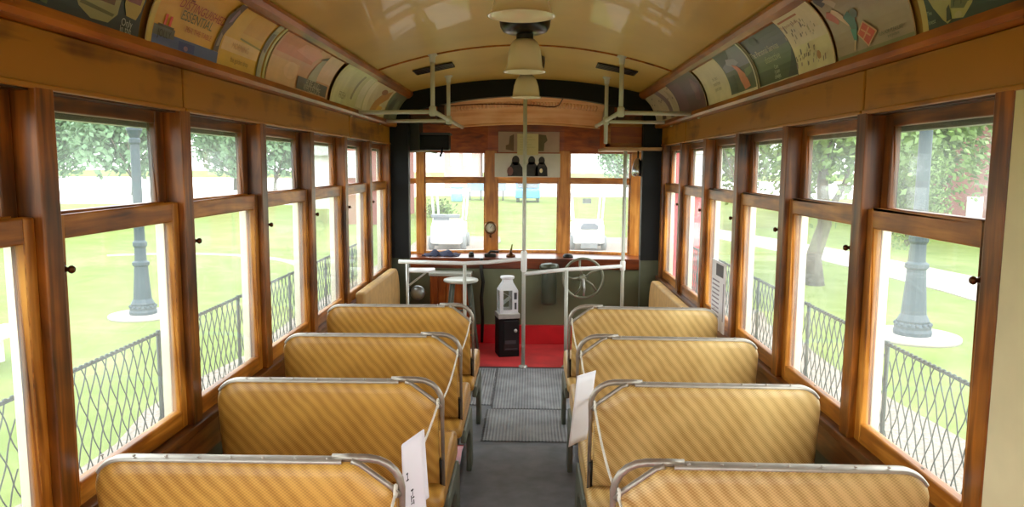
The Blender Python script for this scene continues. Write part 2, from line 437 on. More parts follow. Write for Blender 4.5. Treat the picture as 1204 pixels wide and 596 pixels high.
# dash: green apron, red skirting, shelf and wood band
m = MB()
m.box((-1.2, 7.10, .17), (1.2, 7.14, Z(-.97)), 0)
t = m.build('wall_dash', M_GREENW); tag(t, 'olive green dash panel under the front windows', 'wall', kind='structure')
m = MB(); m.box((-1.2, 7.05, 0), (1.2, 7.12, .18)); t = m.build('baseboard_front', M_REDB, bevel=.006)
tag(t, 'bright red skirting along the foot of the green dash', 'skirting', kind='structure')
m = MB()
m.box((-1.2, 7.08, Z(-.975)), (1.2, 7.62, Z(-.872)))
t = m.build('trim_front_shelf', wood('front_shelf_wood', '#2e1206', '#6d3010', '#94481a', 'x', .8), bevel=.008); tag(t, 'red-brown wooden shelf below the front windows above the green dash', 'shelf', kind='structure')
# front wall frame
m = MB()
pill = [(-1.085, -1.005), (-.41, -.287), (.33, .443), (1.035, 1.16)]
for a, b in pill: m.box((a, YF-.05, Z(-.88)), (b, YF+.05, Z(.16)))
bendbox(m, -1.16, 1.16, YF-.04, YF+.06, Z(-.90), Z(-.852))
t = m.build('wall_front', M_FRONT, bevel=.006, fn=bend); tag(t, 'golden varnished front window pillars facing the driver', 'wall', kind='structure')
m = MB(); bendbox(m, -1.2, 1.2, YF-.05, YF+.05, Z(.13), Z(.60))
t = m.build('wall_front_header', M_RED, bevel=.006, fn=bend); tag(t, 'red-brown header board above the front windows under the curved hood', 'wall', kind='structure')
opens = [(-1.005, -.41, 'left'), (-.287, .33, 'middle'), (.443, 1.035, 'right')]
for k, (a, b, nm) in enumerate(opens):
    w = thing('window_%d' % num, nm+' of the three front windows, looking out on the lawn', 'window', ((a+b)/2, YF, Z(-.85)), kind='structure'); num += 1
    m = MB()
    m.box((a, YF-.03, Z(-.17)), (b, YF+.02, Z(-.105)))
    st = .012
    m.box((a, YF-.03, Z(-.855)), (a+st, YF+.02, Z(.13))); m.box((b-st, YF-.03, Z(-.855)), (b, YF+.02, Z(.13)))
    m.box((a, YF-.03, Z(-.87)), (b, YF+.02, Z(-.845)))
    fr = m.build('window_frame', M_FRONTX, w, bevel=.004, fn=bend)
    m = MB(); m.box((a+.005, YF-.008, Z(-.85)), (b-.005, YF-.004, Z(-.165))); m.build('lower_pane', GLASS, fr, fn=bend)
    m = MB(); m.box((a+.005, YF-.008, Z(-.11)), (b-.005, YF-.004, Z(.135))); m.build('upper_pane', GLASS, fr, fn=bend)
w = thing('window_%d' % num, 'very narrow corner window strip between the left black post and the front windows', 'window', (-1.13, YF-.15, Z(-.85)), kind='structure')
m = MB(); m.box((-1.20, YF-.02, Z(-.175)), (-1.085, YF+.02, Z(-.12))); m.box((-1.20, YF-.02, Z(-.975)), (-1.085, YF+.02, Z(-.85)))
fr = m.build('window_frame', M_FRONTX, w, fn=bend)
m = MB(); m.box((-1.20, YF-.004, Z(-.85)), (-1.085, YF, Z(.14))); m.build('pane', GLASS, fr, fn=bend)
# platform side doors with a glazed upper half
for i, s in enumerate((-1, 1)):
    d = thing('door_%d' % (i+1), 'glazed wooden side door of the front platform on the %s-hand side' % SIDE[s], 'door', (s*1.2, 7.1, 0), kind='structure')
    m = MB(); x0, x1 = s*1.18, s*1.22
    ya, yb = YB+.10, 7.56
    m.box((x0, ya, 0), (x1, yb, .78)); m.box((x0, ya, Z(.13)), (x1, yb, Z(.62)))
    m.box((x0, ya, .78), (x1, ya+.10, Z(.13))); m.box((x0, yb-.09, .78), (x1, yb, Z(.13))); m.box((x0, ya, Z(-.17)), (x1, yb, Z(-.11)))
    fr = m.build('door_frame', M_RED, d, bevel=.004)
    m = MB(); m.box((s*1.198, ya+.09, .77), (s*1.202, yb-.08, Z(.14))); m.build('pane', GLASS, fr)
# platform ceiling and sunburst hood
m = MB()
m.box((-1.2, YB+.1, Z(.69)), (1.2, 7.75, Z(.75)), 0)
for s in (-1, 1): m.box((s*.80, YB+.12, Z(.41)), (s*1.2, 7.6, Z(.45)), 0)
t = m.build('ceiling_platform', M_DARKW); tag(t, 'dark wooden ceiling over the front platform', 'ceiling', kind='structure')
M_HOOD = wood('peach_hood_paint', '#bf8450', '#d89e68', '#e8ba86', 'x', .5, rough=.5, blotch=1.2, coat=.1)
hood = thing('ceiling_hood', 'peach coloured curved hood with a fluted band above the front windows', 'hood', (0, 7.2, Z(.40)), kind='structure')
def hz(x, t, off=0):
    w = .715+.05*t; q = (x/w)**2
    zt = .645-.05*q; zb = .425-.045*q
    e = t+.22*math.sin(PI*t)
    return (x, 6.86+.62*t-off, Z(zt+(zb-zt)*t+.05*math.sin(PI*t)-off*.5))
m = MB(); m.grid(lambda u, v: hz((-.715-.05*v)+2*(.715+.05*v)*u, v), 36, 10)
m.build('hood_panel', M_HOOD, hood, fix=False)
m = MB()
for i in range(45):
    x = -.66+1.32*i/44
    m.tube([hz(x, .40, .005), hz(x, .49, .005), hz(x, .57, .005)], [.009, .013, .009], 6)
m.build('fluted_band', M_HOOD, hood)
m = MB(); m.tube([hz(-.71+1.42*i/30, .0, .004) for i in range(31)], .012, 8); m.tube([hz(-.76+1.52*i/30, 1, .004) for i in range(31)], .012, 8)
m.build('hood_moulding', M_HOOD, hood)
m = MB()
for s in (-1, 1): m.box((s*.735, 6.84, Z(.40)), (s*.80, 7.58, Z(.70)))
m.build('hood_side', M_DARKW, hood)
# ------------------------------------------------------------------ seats
XO, XI, ZT, ZB = 1.144, .284, .897, .468
SEATY = [1.963+.768*n for n in range(4)]
def make_seat(s):
    X = lambda v: s*v
    root = thing('tram_seat', 'x', 'tram seat', (s*(XO+XI)/2, 0, 0), 'woven rattan walkover seats')
    tilt = lambda z: .055*(ZT-z)/(ZT-ZB)         # top leans to the rear
    # back cushion outline (|x|, z), from wall bottom round to aisle bottom
    out = [(XO, ZB)] + [(XO-.085+.085*math.cos(a), ZT-.095+.085*math.sin(a)) for a in [PI/2*i/8 for i in range(9)]]
    out += [(XI+.125, ZT-.010), (XI+.113, ZT-.014), (XI+.022, ZT-.088), (XI+.014, ZT-.10), (XI+.014, ZB)]
    # refine the outline
    pts = []
    for i in range(len(out)):
        a, b = Vector(out[i]), Vector(out[(i+1) % len(out)]); k = max(1, int((b-a).length/.06))
        for j in range(k): pts.append(a+(b-a)*j/k)
    cen = Vector(((XO+XI)/2, (ZT+ZB)/2))
    def inset(p, d):
        q = p-cen; hx, hz = (XO-XI)/2, (ZT-ZB)/2
        return cen+Vector((q.x*(1-d/hx), q.y*(1-d/hz)))
    rings = [(.0, -.008), (.004, -.020), (.014, -.031), (.04, -.040), (.10, -.044)]
    m = MB(); n = len(pts)
    full = [(d, y) for d, y in rings[::-1]]+[(d, -y) for d, y in rings]
    vs = []
    for d, y in full:
        for p in pts:
            q = inset(p, d); vs.append((X(q.x), .012+y+tilt(q.y), q.y))
    fs = []
    for r in range(len(full)-1):
        for i in range(n): fs.append((r*n+i, r*n+(i+1) % n, (r+1)*n+(i+1) % n, (r+1)*n+i))
    m.add(vs, fs, 0, True)
    L_ = len(full)
    m.add(vs[:n], [list(range(n))], 0, True); m.add(vs[(L_-1)*n:], [list(range(n))], 0, True)
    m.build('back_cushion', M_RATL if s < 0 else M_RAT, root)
    # metal strip over the top edge with rivets, then the bronze grip round the chamfered corner
    y0 = .012
    top = [(XO-.085+.087*math.cos(a), ZT-.095+.087*math.sin(a)) for a in [PI/2*(.35+.65*i/6) for i in range(7)]]+[(XI+.16, ZT-.005)]
    m = MB(); vs = []; fs = []
    fine = []
    for i in range(len(top)-1):
        a, b = Vector(top[i]), Vector(top[i+1]); k = max(1, int((b-a).length/.08))
        fine += [a+(b-a)*j/k for j in range(k)]
    fine.append(Vector(top[-1]))
    prof = [(-.021, -.008), (-.0225, -.002), (-.016, .003), (0, .005), (.016, .003), (.0225, -.002), (.021, -.008)]
    for i, p in enumerate(fine):
        t = (fine[min(i+1, len(fine)-1)]-fine[max(0, i-1)]).normalized(); nn = Vector((t.y, -t.x))
        if nn.y < 0 and abs(nn.y) > abs(nn.x): nn = -nn
        if i < 6 and nn.x < 0: nn = -nn
        for (dy, dn) in prof:
            q = p+nn*dn; vs.append((X(q.x), y0+dy+tilt(q.y), q.y))
    K = len(prof)
    for i in range(len(fine)-1):
        for j in range(K-1): fs.append((i*K+j, i*K+j+1, (i+1)*K+j+1, (i+1)*K+j))
    m.add(vs, fs, 0, True)
    for i in range(8):
        x = XI+.2+i*.09
        m.sphere((X(x), y0-.012, ZT+.0005), (.005, .005, .003), 8, 5)
    m.build('top_strip', M_ALU, root, fix=False)
    grip = [(XI+.19, ZT-.002), (XI+.13, ZT-.001)]+[(XI+.085+.085*math.cos(math.radians(a)), ZT-.087+.085*math.sin(math.radians(a))) for a in (80, 110, 130, 150, 165, 180)][0:0]
    grip += [(XI+.088-.088*math.sin(math.radians(a)), ZT-.090+.088*math.cos(math.radians(a))) for a in (0, 18, 36, 54, 72, 90)]
    grip += [(XI, ZT-.16), (XI, ZB-.01)]
    m = MB(); m.tube([(X(x), y0+tilt(z), z) for x, z in grip], [.0115]*3+[.011]*5+[.008, .007], 10)
    m.build('grab_handle', M_HANDLE, root)
    m = MB(); ch = [(XI+.135, ZT-.006), (XI+.113, ZT-.016), (XI+.022, ZT-.088), (XI+.004, ZT-.11)]
    m.tube([(X(x), y0-.012+tilt(z), z) for x, z in ch], .009, 8); m.build('corner_strip', M_HANDLE, root)
    # seat cushion
    m = MB(); m.prism([(.0, .375), (.0, .43), (.03, .452), (.085, .46), (.12, .50), (.17, .515), (.47, .522), (.54, .505), (.575, .46), (.57, .40), (.55, .375)], X(XI-.008), X(XO-.02), 'x', sm=True)
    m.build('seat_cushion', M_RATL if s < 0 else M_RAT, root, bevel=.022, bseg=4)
    m = MB(); m.box((X(XI+.012), .04, .335), (X(XO-.02), .54, .378)); m.build('seat_frame', M_DARKM, root, bevel=.004)
    # aisle-end casting
    oy = [(.14, .37), (.53, .37), (.575, .33), (.60, .18), (.63, .0), (.50, .0), (.49, .12), (.45, .24), (.36, .295), (.14, .30)]
    m = MB(); m.prism(oy, X(XI-.016), X(XI+.012), 'x'); m.build('aisle_leg', M_CAST, root, bevel=.008)
    m = MB(); m.tube([(X(XI+.008), y0+tilt(ZB+.10), ZB+.10), (X(XI+.006), .08, ZB-.02), (X(XI+.008), .22, .355)], [.011, .012, .016], 8)
    m.build('back_arm', M_DARKM, root)
    m = MB(); m.box((X(XO-.05), .15, 0), (X(XO-.02), .50, .34)); m.build('wall_leg', M_DARKM, root, bevel=.01)
    return root
seatnames = ['nearest', 'second', 'third', 'fourth']
for s in (-1, 1):
    proto = make_seat(s)
    for n in range(4):
        r = proto if n == 0 else copy_tree(proto)
        r.location = (s*(XO+XI)/2+(-.022 if s < 0 and n == 0 else 0), SEATY[n], 0)
        r['label'] = '%s row woven rattan tram seat on the %s of the aisle, counting from the camera' % (seatnames[n], SIDE[s])
# cords from grip to grip
for s in (-1, 1):
    for n in range(-1, 3):
        a = Vector((s*(XI+.012), SEATY[0]+.768*n+.03, ZT-.105)); b = Vector((s*(XI+.012), SEATY[0]+.768*(n+1)-.004, ZT-.092))
        if s < 0 and n == 0: a.x -= .028
        if s < 0 and n == -1: b.x -= .022
        if n == -1: a = Vector((s*(XI+.03), 1.40, ZT-.10))
        m = MB(); pts = []
        for i in range(13):
            t = i/12; p = a.lerp(b, t); p.z -= .035*4*t*(1-t); pts.append(p)
        m.tube(pts, .0042, 6)
        m.tube([b+Vector((s*.0, .016*math.cos(q), .016*math.sin(q)+.004)) for q in [2*PI*i/10 for i in range(11)]], .0042, 6)
        c = m.build('cord', M_CORD)
        if n >= 0: lab = 'white cord tied between the %s and %s %s-hand seats' % (seatnames[n], seatnames[n+1], SIDE[s])
        else: lab = 'white cord tied to the handle of the nearest %s-hand seat, running out of frame' % SIDE[s]
        tag(c, lab, 'cord', 'white cords closing off the seats')
# paper notices hung over the cords
def paper(name, label, top_l, top_r, drop, sag, marks=None):
    root = thing(name, label, 'paper notice', tuple((Vector(top_l)+Vector(top_r))/2))
    a, b, d = Vector(top_l), Vector(top_r), Vector(drop)
    m = MB()
    th = Vector((0, .0022, 0))
    def front(u, v): return a.lerp(b, u)+d*v+Vector((0, -.004-.012*math.sin(PI*v)+.004*math.sin(3*u), 0))
    def back(u, v): return a.lerp(b, u)+d*v*.9+Vector((.004, .012+.016*v, 0))
    m.grid(front, 8, 10); m.grid(lambda u, v: back(u, v), 8, 10)
    m.grid(lambda u, v: front(u, 0).lerp(back(u, 0), v)+Vector((0, 0, .004*math.sin(PI*v))), 8, 3)
    o = m.build('folded_sheet', M_PAPER, root, fix=False)
    so = o.modifiers.new('thickness', 'SOLIDIFY'); so.thickness = .0008
    if marks:
        for (u0, v0, u1, v1) in marks:
            k = MB()
            P = [front(u0, v0), front(u1, v0), front(u1, v1), front(u0, v1)]
            k.add([p+Vector((0, -.0016, 0)) for p in P], [(0, 1, 2, 3)])
            k.build('ink_mark', M_INK, o, fix=False)
hw = [(.18, .36, .26, .38), (.22, .38, .25, .46), (.16, .44, .28, .455), (.34, .60, .46, .62), (.40, .62, .43, .69), (.32, .67, .36, .76), (.38, .70, .48, .72), (.42, .74, .46, .80), (.30, .77, .40, .785)]
paper('paper_notice', 'white folded paper with black handwriting hung on the cord by the nearest left-hand seat', (-.318, 2.06, Z(-.80)), (-.264, 2.10, Z(-.77)), (.012, 0, -.24), 0, hw)
paper('paper_notice', 'blank white folded paper hung on the cord between second and third right-hand seats', (.236, 2.86, Z(-.82)), (.318, 2.98, Z(-.83)), (-.03, 0, -.285), 0)

# ------------------------------------------------------------------ long benches by the bulkhead
for s in (-1, 1):
    zt = .82 if s < 0 else .735
    b = thing('wall_bench', 'tan upholstered bench along the %s-hand wall just before the black bulkhead' % SIDE[s], 'bench', (s*1.1, 5.7, 0))
    prof = [(5.12, .46), (6.52, .46)]+[(6.52-.17+.17*math.cos(a), zt-.26+.26*math.sin(a)) for a in [PI/2*i/8 for i in range(9)]]+[(5.12, zt)]
    m = MB(); m.prism(prof, s*1.17, s*1.10, 'x'); m.build('bench_back', M_TAN, b, bevel=.02, bseg=4)
    m = MB(); m.box((s*.70, 5.14, .36), (s*1.12, 6.50, .47)); m.build('bench_cushion', M_TAN, b, bevel=.035, bseg=4)
    m = MB(); m.box((s*.74, 5.16, 0), (s*1.12, 6.48, .37)); m.build('bench_base', M_GREEND, b, bevel=.006)

# ------------------------------------------------------------------ floor mats
def mat(label, x0, x1, y0, y1, z, mtl, wr=0, seed=0):
    rnd = random.Random(seed); m = MB(); nx, ny = 16, 46
    ph = [rnd.uniform(0, 6) for _ in range(6)]
    jag = [rnd.uniform(-.006, .006) for _ in range(ny+1)]
    def fn(u, v):
        x = x0+(x1-x0)*u; y = y0+(y1-y0)*v
        h = z
        if wr:
            for k in range(3):
                yc = y0+(y1-y0)*(.22+.27*k)+.05*math.sin(5*u+ph[k]); h += wr*math.exp(-((y-yc)/.035)**2)*(.6+.4*math.sin(3*u+ph[k+3]))
        e = jag[int(v*ny+.5)]
        return (x+(e if u in (0, 1) else 0), y, h)
    m.grid(fn, nx, ny)
    o = m.build('floor_mat', mtl, loc=((x0+x1)/2, (y0+y1)/2, 0), fix=False)
    so = o.modifiers.new('thickness', 'SOLIDIFY'); so.thickness = .004; so.offset = -1
    tag(o, label, 'floor mat', 'grey rubber aisle mats')
mat('long smooth charcoal rubber mat running down the aisle, wrinkled near the camera', -.345, .36, .3, 4.46, .005, M_MAT, .016, 1)
mat('smooth grey rubber mat under the ribbed mats at the front of the aisle', -.435, .40, 4.40, 6.18, .0045, M_MAT, 0, 2)
mat('ribbed grey mat on the aisle floor, nearer of the two wide ones', -.245, .36, 4.46, 5.07, .0095, M_RIB, 0, 3)
mat('ribbed grey mat on the aisle floor beside the red platform edge', -.215, .39, 5.08, 6.14, .0095, M_RIB, 0, 4)
mat('narrow ribbed grey mat strip at the left beside the wide ribbed mats', -.425, -.222, 5.16, 6.12, .0095, M_RIB, 0, 5)
# ------------------------------------------------------------------ ceiling lamps
def lamp(y, label, dome=False):
    zr = Z(.505); zc = ceil_z(0, y)
    l = thing('ceiling_lamp', label, 'ceiling lamp', (0.01, y, zc), 'bell shaped ceiling lamps'); c = (.01, y, 0)
    m = MB(); m.lathe([(0, zc+.02), (.135, zc+.02), (.138, zc-.035), (.132, zc-.075), (.118, zc-.098), (.09, zc-.108), (.04, zc-.112), (0, zc-.112)], c, 36)
    m.build('canopy', M_LAMPBLK, l, bevel=0)
    m = MB(); m.lathe([(.045, zc-.10), (.046, zr+.165), (.040, zr+.16)], c, 24); m.build('collar', M_DARKM, l)
    pr = [(.038, .172), (.052, .170), (.066, .158), (.080, .135), (.088, .105), (.092, .07), (.095, .035), (.104, .014), (.113, .002), (.116, 0), (.112, 0), (.101, .012), (.091, .035), (.087, .075), (.080, .12), (.06, .155), (.036, .166)]
    if dome: pr = [(.03, .168), (.052, .158), (.076, .128), (.091, .085), (.098, .04), (.101, .012), (.114, .004), (.116, 0), (.110, 0), (.096, .01), (.090, .05), (.075, .11), (.05, .15), (.03, .16)]
    m = MB(); m.lathe([(r, zr+h) for r, h in pr], c, 40); m.build('bell_shade', M_ENAMEL, l)
    m = MB(); m.sphere((c[0], c[1], zr+.075), (.034, .034, .045), 16, 10); m.build('bulb', plain('frosted_bulb', '#f0ead8', .3, var=.02), l)
M_LAMPBLK = plain('glossy_black_lamp_base', '#0b0a0a', .3, coat=.2)
lamp(2.6, 'cream bell lamp largest and highest in view at the top of the ceiling')
lamp(4.1, 'cream bell lamp with flared rim under a black ceiling base, middle one of three')
lamp(5.6, 'small cream bell lamp just before the black arch, directly above the centre pole', True)
# ventilator slots
for s in (-1, 1):
    m = MB(); y0, y1 = 5.52, 5.74
    xa, xb = .53, .82
    vs = []
    for dz in (-.002, -.010):
        for (x, y) in ((xa, y0+.02), (xb, y0+.02), (xb, y1), (xa, y1)): vs.append((s*x, y, ceil_z(x, y)+dz))
    m.add(vs, [(0, 1, 2, 3), (4, 5, 6, 7), (0, 1, 5, 4), (1, 2, 6, 5), (2, 3, 7, 6), (3, 0, 4, 7)])
    root = thing('ceiling_vent', 'dark ventilator slot in the cream ceiling on the %s near the black arch' % SIDE[s], 'ceiling vent', (s*.67, 5.63, ceil_z(.67, 5.63)))
    m.build('vent_plate', plain('dark_brown_vent', '#2a1a0a', .6), root)
    for k in range(4):
        m = MB(); yy = y0+.04+k*.05
        m.tube([(s*(xa+.01), yy, ceil_z(xa, yy)-.011), (s*(xb-.01), yy, ceil_z(xb, yy)-.011)], .004, 6); m.build('louvre_bar', plain('dark_brown_vent', '#2a1a0a', .6), root)
# ------------------------------------------------------------------ hanging grab rails
for s in (-1, 1):
    xl = .622 if s < 0 else .655
    zr = Z(.372)
    r = thing('grab_rail', 'pale grey overhead grab rail hung from the ceiling at the %s front corner' % SIDE[s], 'grab rail', (s*xl, 5.14, zr))
    m = MB(); m.tube([(s*xl, 5.14, zr), (s*xl, 7.0 if s > 0 else 7.35, zr+.005)], .016, 10); m.sphere((s*xl, 7.0 if s > 0 else 7.35, zr+.005), .018); m.build('long_rail', M_PALEP, r)
    for y, sx in ((5.14, 1.19), (6.13, 1.19)):
        m = MB(); m.tube([(s*xl, y, zr-.006), (s*sx, y, zr-.012)], .0145, 10); m.lathe([(0, -.001), (.032, 0), (.032, s*-.012), (.018, s*-.016)], (s*1.188, y, zr-.012), 14, 0, 'x'); m.build('cross_rail', M_PALEP, r)
        m = MB(); zc = ceil_z(xl, y)
        m.tube([(s*xl, y, zr-.02 if not (s > 0 and y > 6) else Z(.19)), (s*xl, y, zc)], .0155, 10)
        m.lathe([(.034, zc+.004), (.034, zc-.008), (.022, zc-.014), (.019, zc-.05), (.016, zc-.055)], (s*xl, y, 0), 16)
        m.lathe([(.016, zr-.035), (.025, zr-.025), (.025, zr+.025), (.016, zr+.035)], (s*xl, y, 0), 14)
        m.build('hanger', M_PALEP, r)
# ------------------------------------------------------------------ poles and rails
PY = 6.215
p = thing('centre_pole', 'steel pole standing at the middle of the red platform edge up to the arch', 'pole', (0, PY, 0))
m = MB(); m.tube([(0, PY, .0), (0, PY, Z(.80))], .0165, 14); m.build('tube', M_PALEP, p)
m = MB(); m.lathe([(0, .02), (.02, .02), (.038, .012), (.04, 0)], (0, PY, 0), 20); m.build('floor_flange', M_STEEL, p)
m = MB(); m.lathe([(.017, .82), (.025, .835), (.026, .99), (.017, 1.0)], (0, PY, 0), 16); m.build('tee_fitting', M_WHITEP, p)
p = thing('rail_post', 'tall pale pole at the right of the platform beside the brake wheel', 'pole', (.872, 6.56, 0))
m = MB(); m.tube([(.872, 6.56, 0), (.872, 6.56, Z(.14))], .016, 12); m.build('tube', M_PALEP, p)
m = MB(); m.lathe([(.016, Z(-.91)), (.024, Z(-.90)), (.024, Z(-.83)), (.016, Z(-.82))], (.872, 6.56, 0), 14); m.build('clamp_fitting', M_WHITEP, p)
p = thing('guard_rail', 'white guard rail sloping from the centre pole to the right-hand pole', 'guard rail', (.36, 6.27, 0))
m = MB(); m.tube([(.0, PY, Z(-.897)), (.36, 6.30, Z(-.868)), (.62, 6.44, Z(-.872)), (.872, 6.56, Z(-.868))], .0165, 12); m.build('top_rail', M_WHITEP, p)
m = MB(); m.tube([(.362, 6.235, 0), (.362, 6.28, Z(-.87))], .0155, 12); m.lathe([(0, .016), (.02, .016), (.034, .008), (.036, 0)], (.362, 6.235, 0), 16); m.build('stanchion', M_PALEP, p)
p = thing('guard_rail', 'white guard rail from the centre pole across to the left bulkhead post', 'guard rail', (-.49, 6.16, 0))
m = MB(); m.tube([(0, PY, Z(-.768)), (-.03, PY, Z(-.772)), (-.30, 6.16, Z(-.795)), (-.50, 6.12, Z(-.80)), (-1.04, 6.12, Z(-.79))], .0165, 12); m.build('top_rail', M_WHITEP, p)
m = MB(); m.tube([(-.49, 6.12, 0), (-.49, 6.12, Z(-.80))], .0145, 12); m.lathe([(0, .016), (.02, .016), (.034, .008), (.036, 0)], (-.49, 6.12, 0), 16); m.build('stanchion', M_PALEP, p)
m = MB(); m.tube([(-.975, 6.16, 0), (-.975, 6.16, Z(-.79))], .013, 10); m.build('end_post', M_STEEL, p)

# ------------------------------------------------------------------ fare box
FX, FY = -.15, 6.64
fb = thing('fare_box', 'small fare box with a white glazed top on a black pedestal by the centre pole', 'fare box', (FX, FY, 0))
Rz = Matrix.Translation((FX, FY, 0)) @ Matrix.Rotation(math.radians(14), 4, 'Z')
def fbx(a, b, mm, name, bev=.004, par=fb):
    m = MB(); m.box(a, b, M=Rz); return m.build(name, mm, par, bevel=bev)
ped = fbx((-.095, -.09, 0), (.095, .09, .355), M_BLACK, 'pedestal', .008)
fbx((-.098, -.093, .348), (.098, .093, .392), M_STEEL, 'metal_band')
dr = fbx((-.05, -.098, .06), (.085, -.088, .33), plain('black_gloss_door', '#161617', .3), 'pedestal_door', .003)
m = MB(); m.sphere(tuple(Rz @ Vector((.055, -.105, .24))), .016); m.build('lock_knob', M_STEEL, dr)
m = MB(); m.box((-.04, -.101, .12), (.06, -.0975, .15), M=Rz); m.box((-.04, -.101, .07), (.075, -.0975, .078), M=Rz); m.build('door_plate', plain('grey_plate', '#55565a', .4, .6), dr)
M_FBW = plain('white_enamel', '#e9eaec', .25, var=.02, coat=.4)
m = MB()
for (sx, sy) in ((-1, -1), (1, -1), (1, 1), (-1, 1)):
    m.prism([(sx*.082, sy*.074), (sx*.052, sy*.074), (sx*.052, sy*.066), (sx*.074, sy*.066), (sx*.074, sy*.046), (sx*.082, sy*.046)], .392, .60, 'z')
m.box((-.082, -.074, .392), (.082, .074, .425)); m.box((.03, -.075, .40), (.083, .075, .60))
m.add([(-.082, -.074, .60), (.083, -.075, .60), (.083, .075, .60), (-.082, .074, .60), (-.045, -.04, .668), (.045, -.04, .668), (.045, .04, .668), (-.045, .04, .668)],
      [(0, 3, 2, 1), (0, 1, 5, 4), (1, 2, 6, 5), (2, 3, 7, 6), (3, 0, 4, 7)])
m.add([(-.045, -.04, .668), (.045, -.04, .668), (.045, .04, .668), (-.045, .04, .668), (-.04, -.035, .70), (.04, -.035, .70), (.04, .035, .70), (-.04, .035, .70)], [(0, 1, 5, 4), (1, 2, 6, 5), (2, 3, 7, 6), (3, 0, 4, 7), (4, 5, 6, 7)])
m.lathe([(.06, .698), (.066, .708), (.062, .722), (.03, .726), (0, .726)], (0, 0, 0), 20)
case = m.build('glazed_case', M_FBW, fb, fn=lambda v: tuple(Rz @ Vector(v)))
m = MB(); m.box((-.079, -.071, .425), (.03, -.069, .60)); m.box((-.079, -.069, .425), (-.077, .069, .60)); m.build('glass_side', GLASS, case, fn=lambda v: tuple(Rz @ Vector(v)))
m = MB(); m.add([(-.074, -.06, .59), (.03, -.06, .53), (.03, .06, .53), (-.074, .06, .59)], [(0, 1, 2, 3)]); m.add([(-.074, -.06, .45), (.03, -.06, .53), (.03, .06, .53), (-.074, .06, .45)], [(0, 1, 2, 3)])
m.build('coin_chute', M_STEEL, case, fn=lambda v: tuple(Rz @ Vector(v)), fix=False)
m = MB(); m.box((.045, -.079, .52), (.07, -.0745, .58)); m.box((.05, -.079, .43), (.068, -.0745, .49)); m.build('side_slot', plain('grey_plate', '#55565a', .4, .6), case, fn=lambda v: tuple(Rz @ Vector(v)))

# ------------------------------------------------------------------ stool
SX, SY, SH = -.570, 6.64, .69
st = thing('bar_stool', 'tall round-seated stool with splayed grey-green legs on the red platform', 'stool', (SX, SY, 0))
M_STOOL = plain('grey_green_stool', '#55584a', .5, var=.2)
m = MB(); m.lathe([(0, SH-.03), (.12, SH-.03), (.15, SH-.024), (.158, SH-.012), (.155, SH-.002), (.14, SH+.003), (0, SH+.003)], (SX, SY, 0), 36); m.build('seat', plain('pale_stool_seat', '#c3c4b4', .35, var=.06), st)
feet = []
for k in range(4):
    a = math.radians(45+90*k+12); t = Vector((SX+.105*math.cos(a), SY+.105*math.sin(a), SH-.03)); b = Vector((SX+.20*math.cos(a), SY+.20*math.sin(a), 0)); feet.append((t, b))
    m = MB(); m.tube([t, b], [.016, .013], 10); m.build('leg', M_STOOL, st)
for h in (.42, .20):
    for k in range(4):
        (t, b), (t2, b2) = feet[k], feet[(k+1) % 4]; f1 = 1-h/(SH-.03)
        m = MB(); m.tube([t.lerp(b, f1), t2.lerp(b2, f1)], .009, 8); m.build('rung', M_STOOL, st)

# ------------------------------------------------------------------ hand brake wheel
WX, WY, WZ = .548, 6.90, Z(-1.03)
w = thing('hand_brake', 'large spoked hand brake wheel mounted on the green dash behind the guard rail', 'hand brake', (WX, WY, WZ))
M_WHEEL = plain('weathered_green_grey_metal', '#8b8d78', .4, .5, var=.15)
m = MB(); m.tube([(WX+.185*math.cos(2*PI*i/40), WY, WZ+.185*math.sin(2*PI*i/40)) for i in range(40)], .0125, 10, closed=True); m.build('rim', M_WHEEL, w)
for k in range(5):
    a = math.radians(90+72*k+10); b = a+.18
    m = MB(); m.tube([(WX+.02*math.cos(a), WY-.012, WZ+.02*math.sin(a)), (WX+.10*math.cos(b), WY-.02, WZ+.10*math.sin(b)), (WX+.18*math.cos(a), WY, WZ+.18*math.sin(a))], [.013, .010, .009], 8); m.build('spoke', M_WHEEL, w)
m = MB(); m.lathe([(0, -.03), (.02, -.03), (.034, -.02), (.036, .02), (.022, .03), (.02, .21), (0, .21)], (WX, WY, WZ), 20, 0, 'y'); m.build('hub', M_WHEEL, w)
m = MB(); m.tube([(WX, WY-.03, WZ), (WX+.012, WY-.045, WZ-.09), (WX+.005, WY-.05, WZ-.16)], [.012, .011, .009], 8); m.build('pawl_lever', M_STEEL, w)
# brake valve cylinder on the dash
cv = thing('air_valve', 'dark olive cylinder with a rimmed lid fixed to the dash left of the brake wheel', 'air valve', (.235, 7.02, .42))
M_CYL = plain('dark_olive_metal', '#494d3c', .35, .2)
m = MB(); m.lathe([(0, .40), (.07, .40), (.074, .42), (.074, .72), (.07, .74)], (.235, 7.02, 0), 28); m.build('body', M_CYL, cv)
m = MB(); m.lathe([(.085, .735), (.092, .745), (.092, .77), (.08, .785), (.03, .795), (0, .795)], (.235, 7.02, 0), 28); m.build('lid', M_CYL, cv)
for za, zb in ((.45, .52), (.62, .68)):
    m = MB(); m.box((.20, 7.02, za), (.27, 7.105, zb)); m.build('bracket', M_CYL, cv)
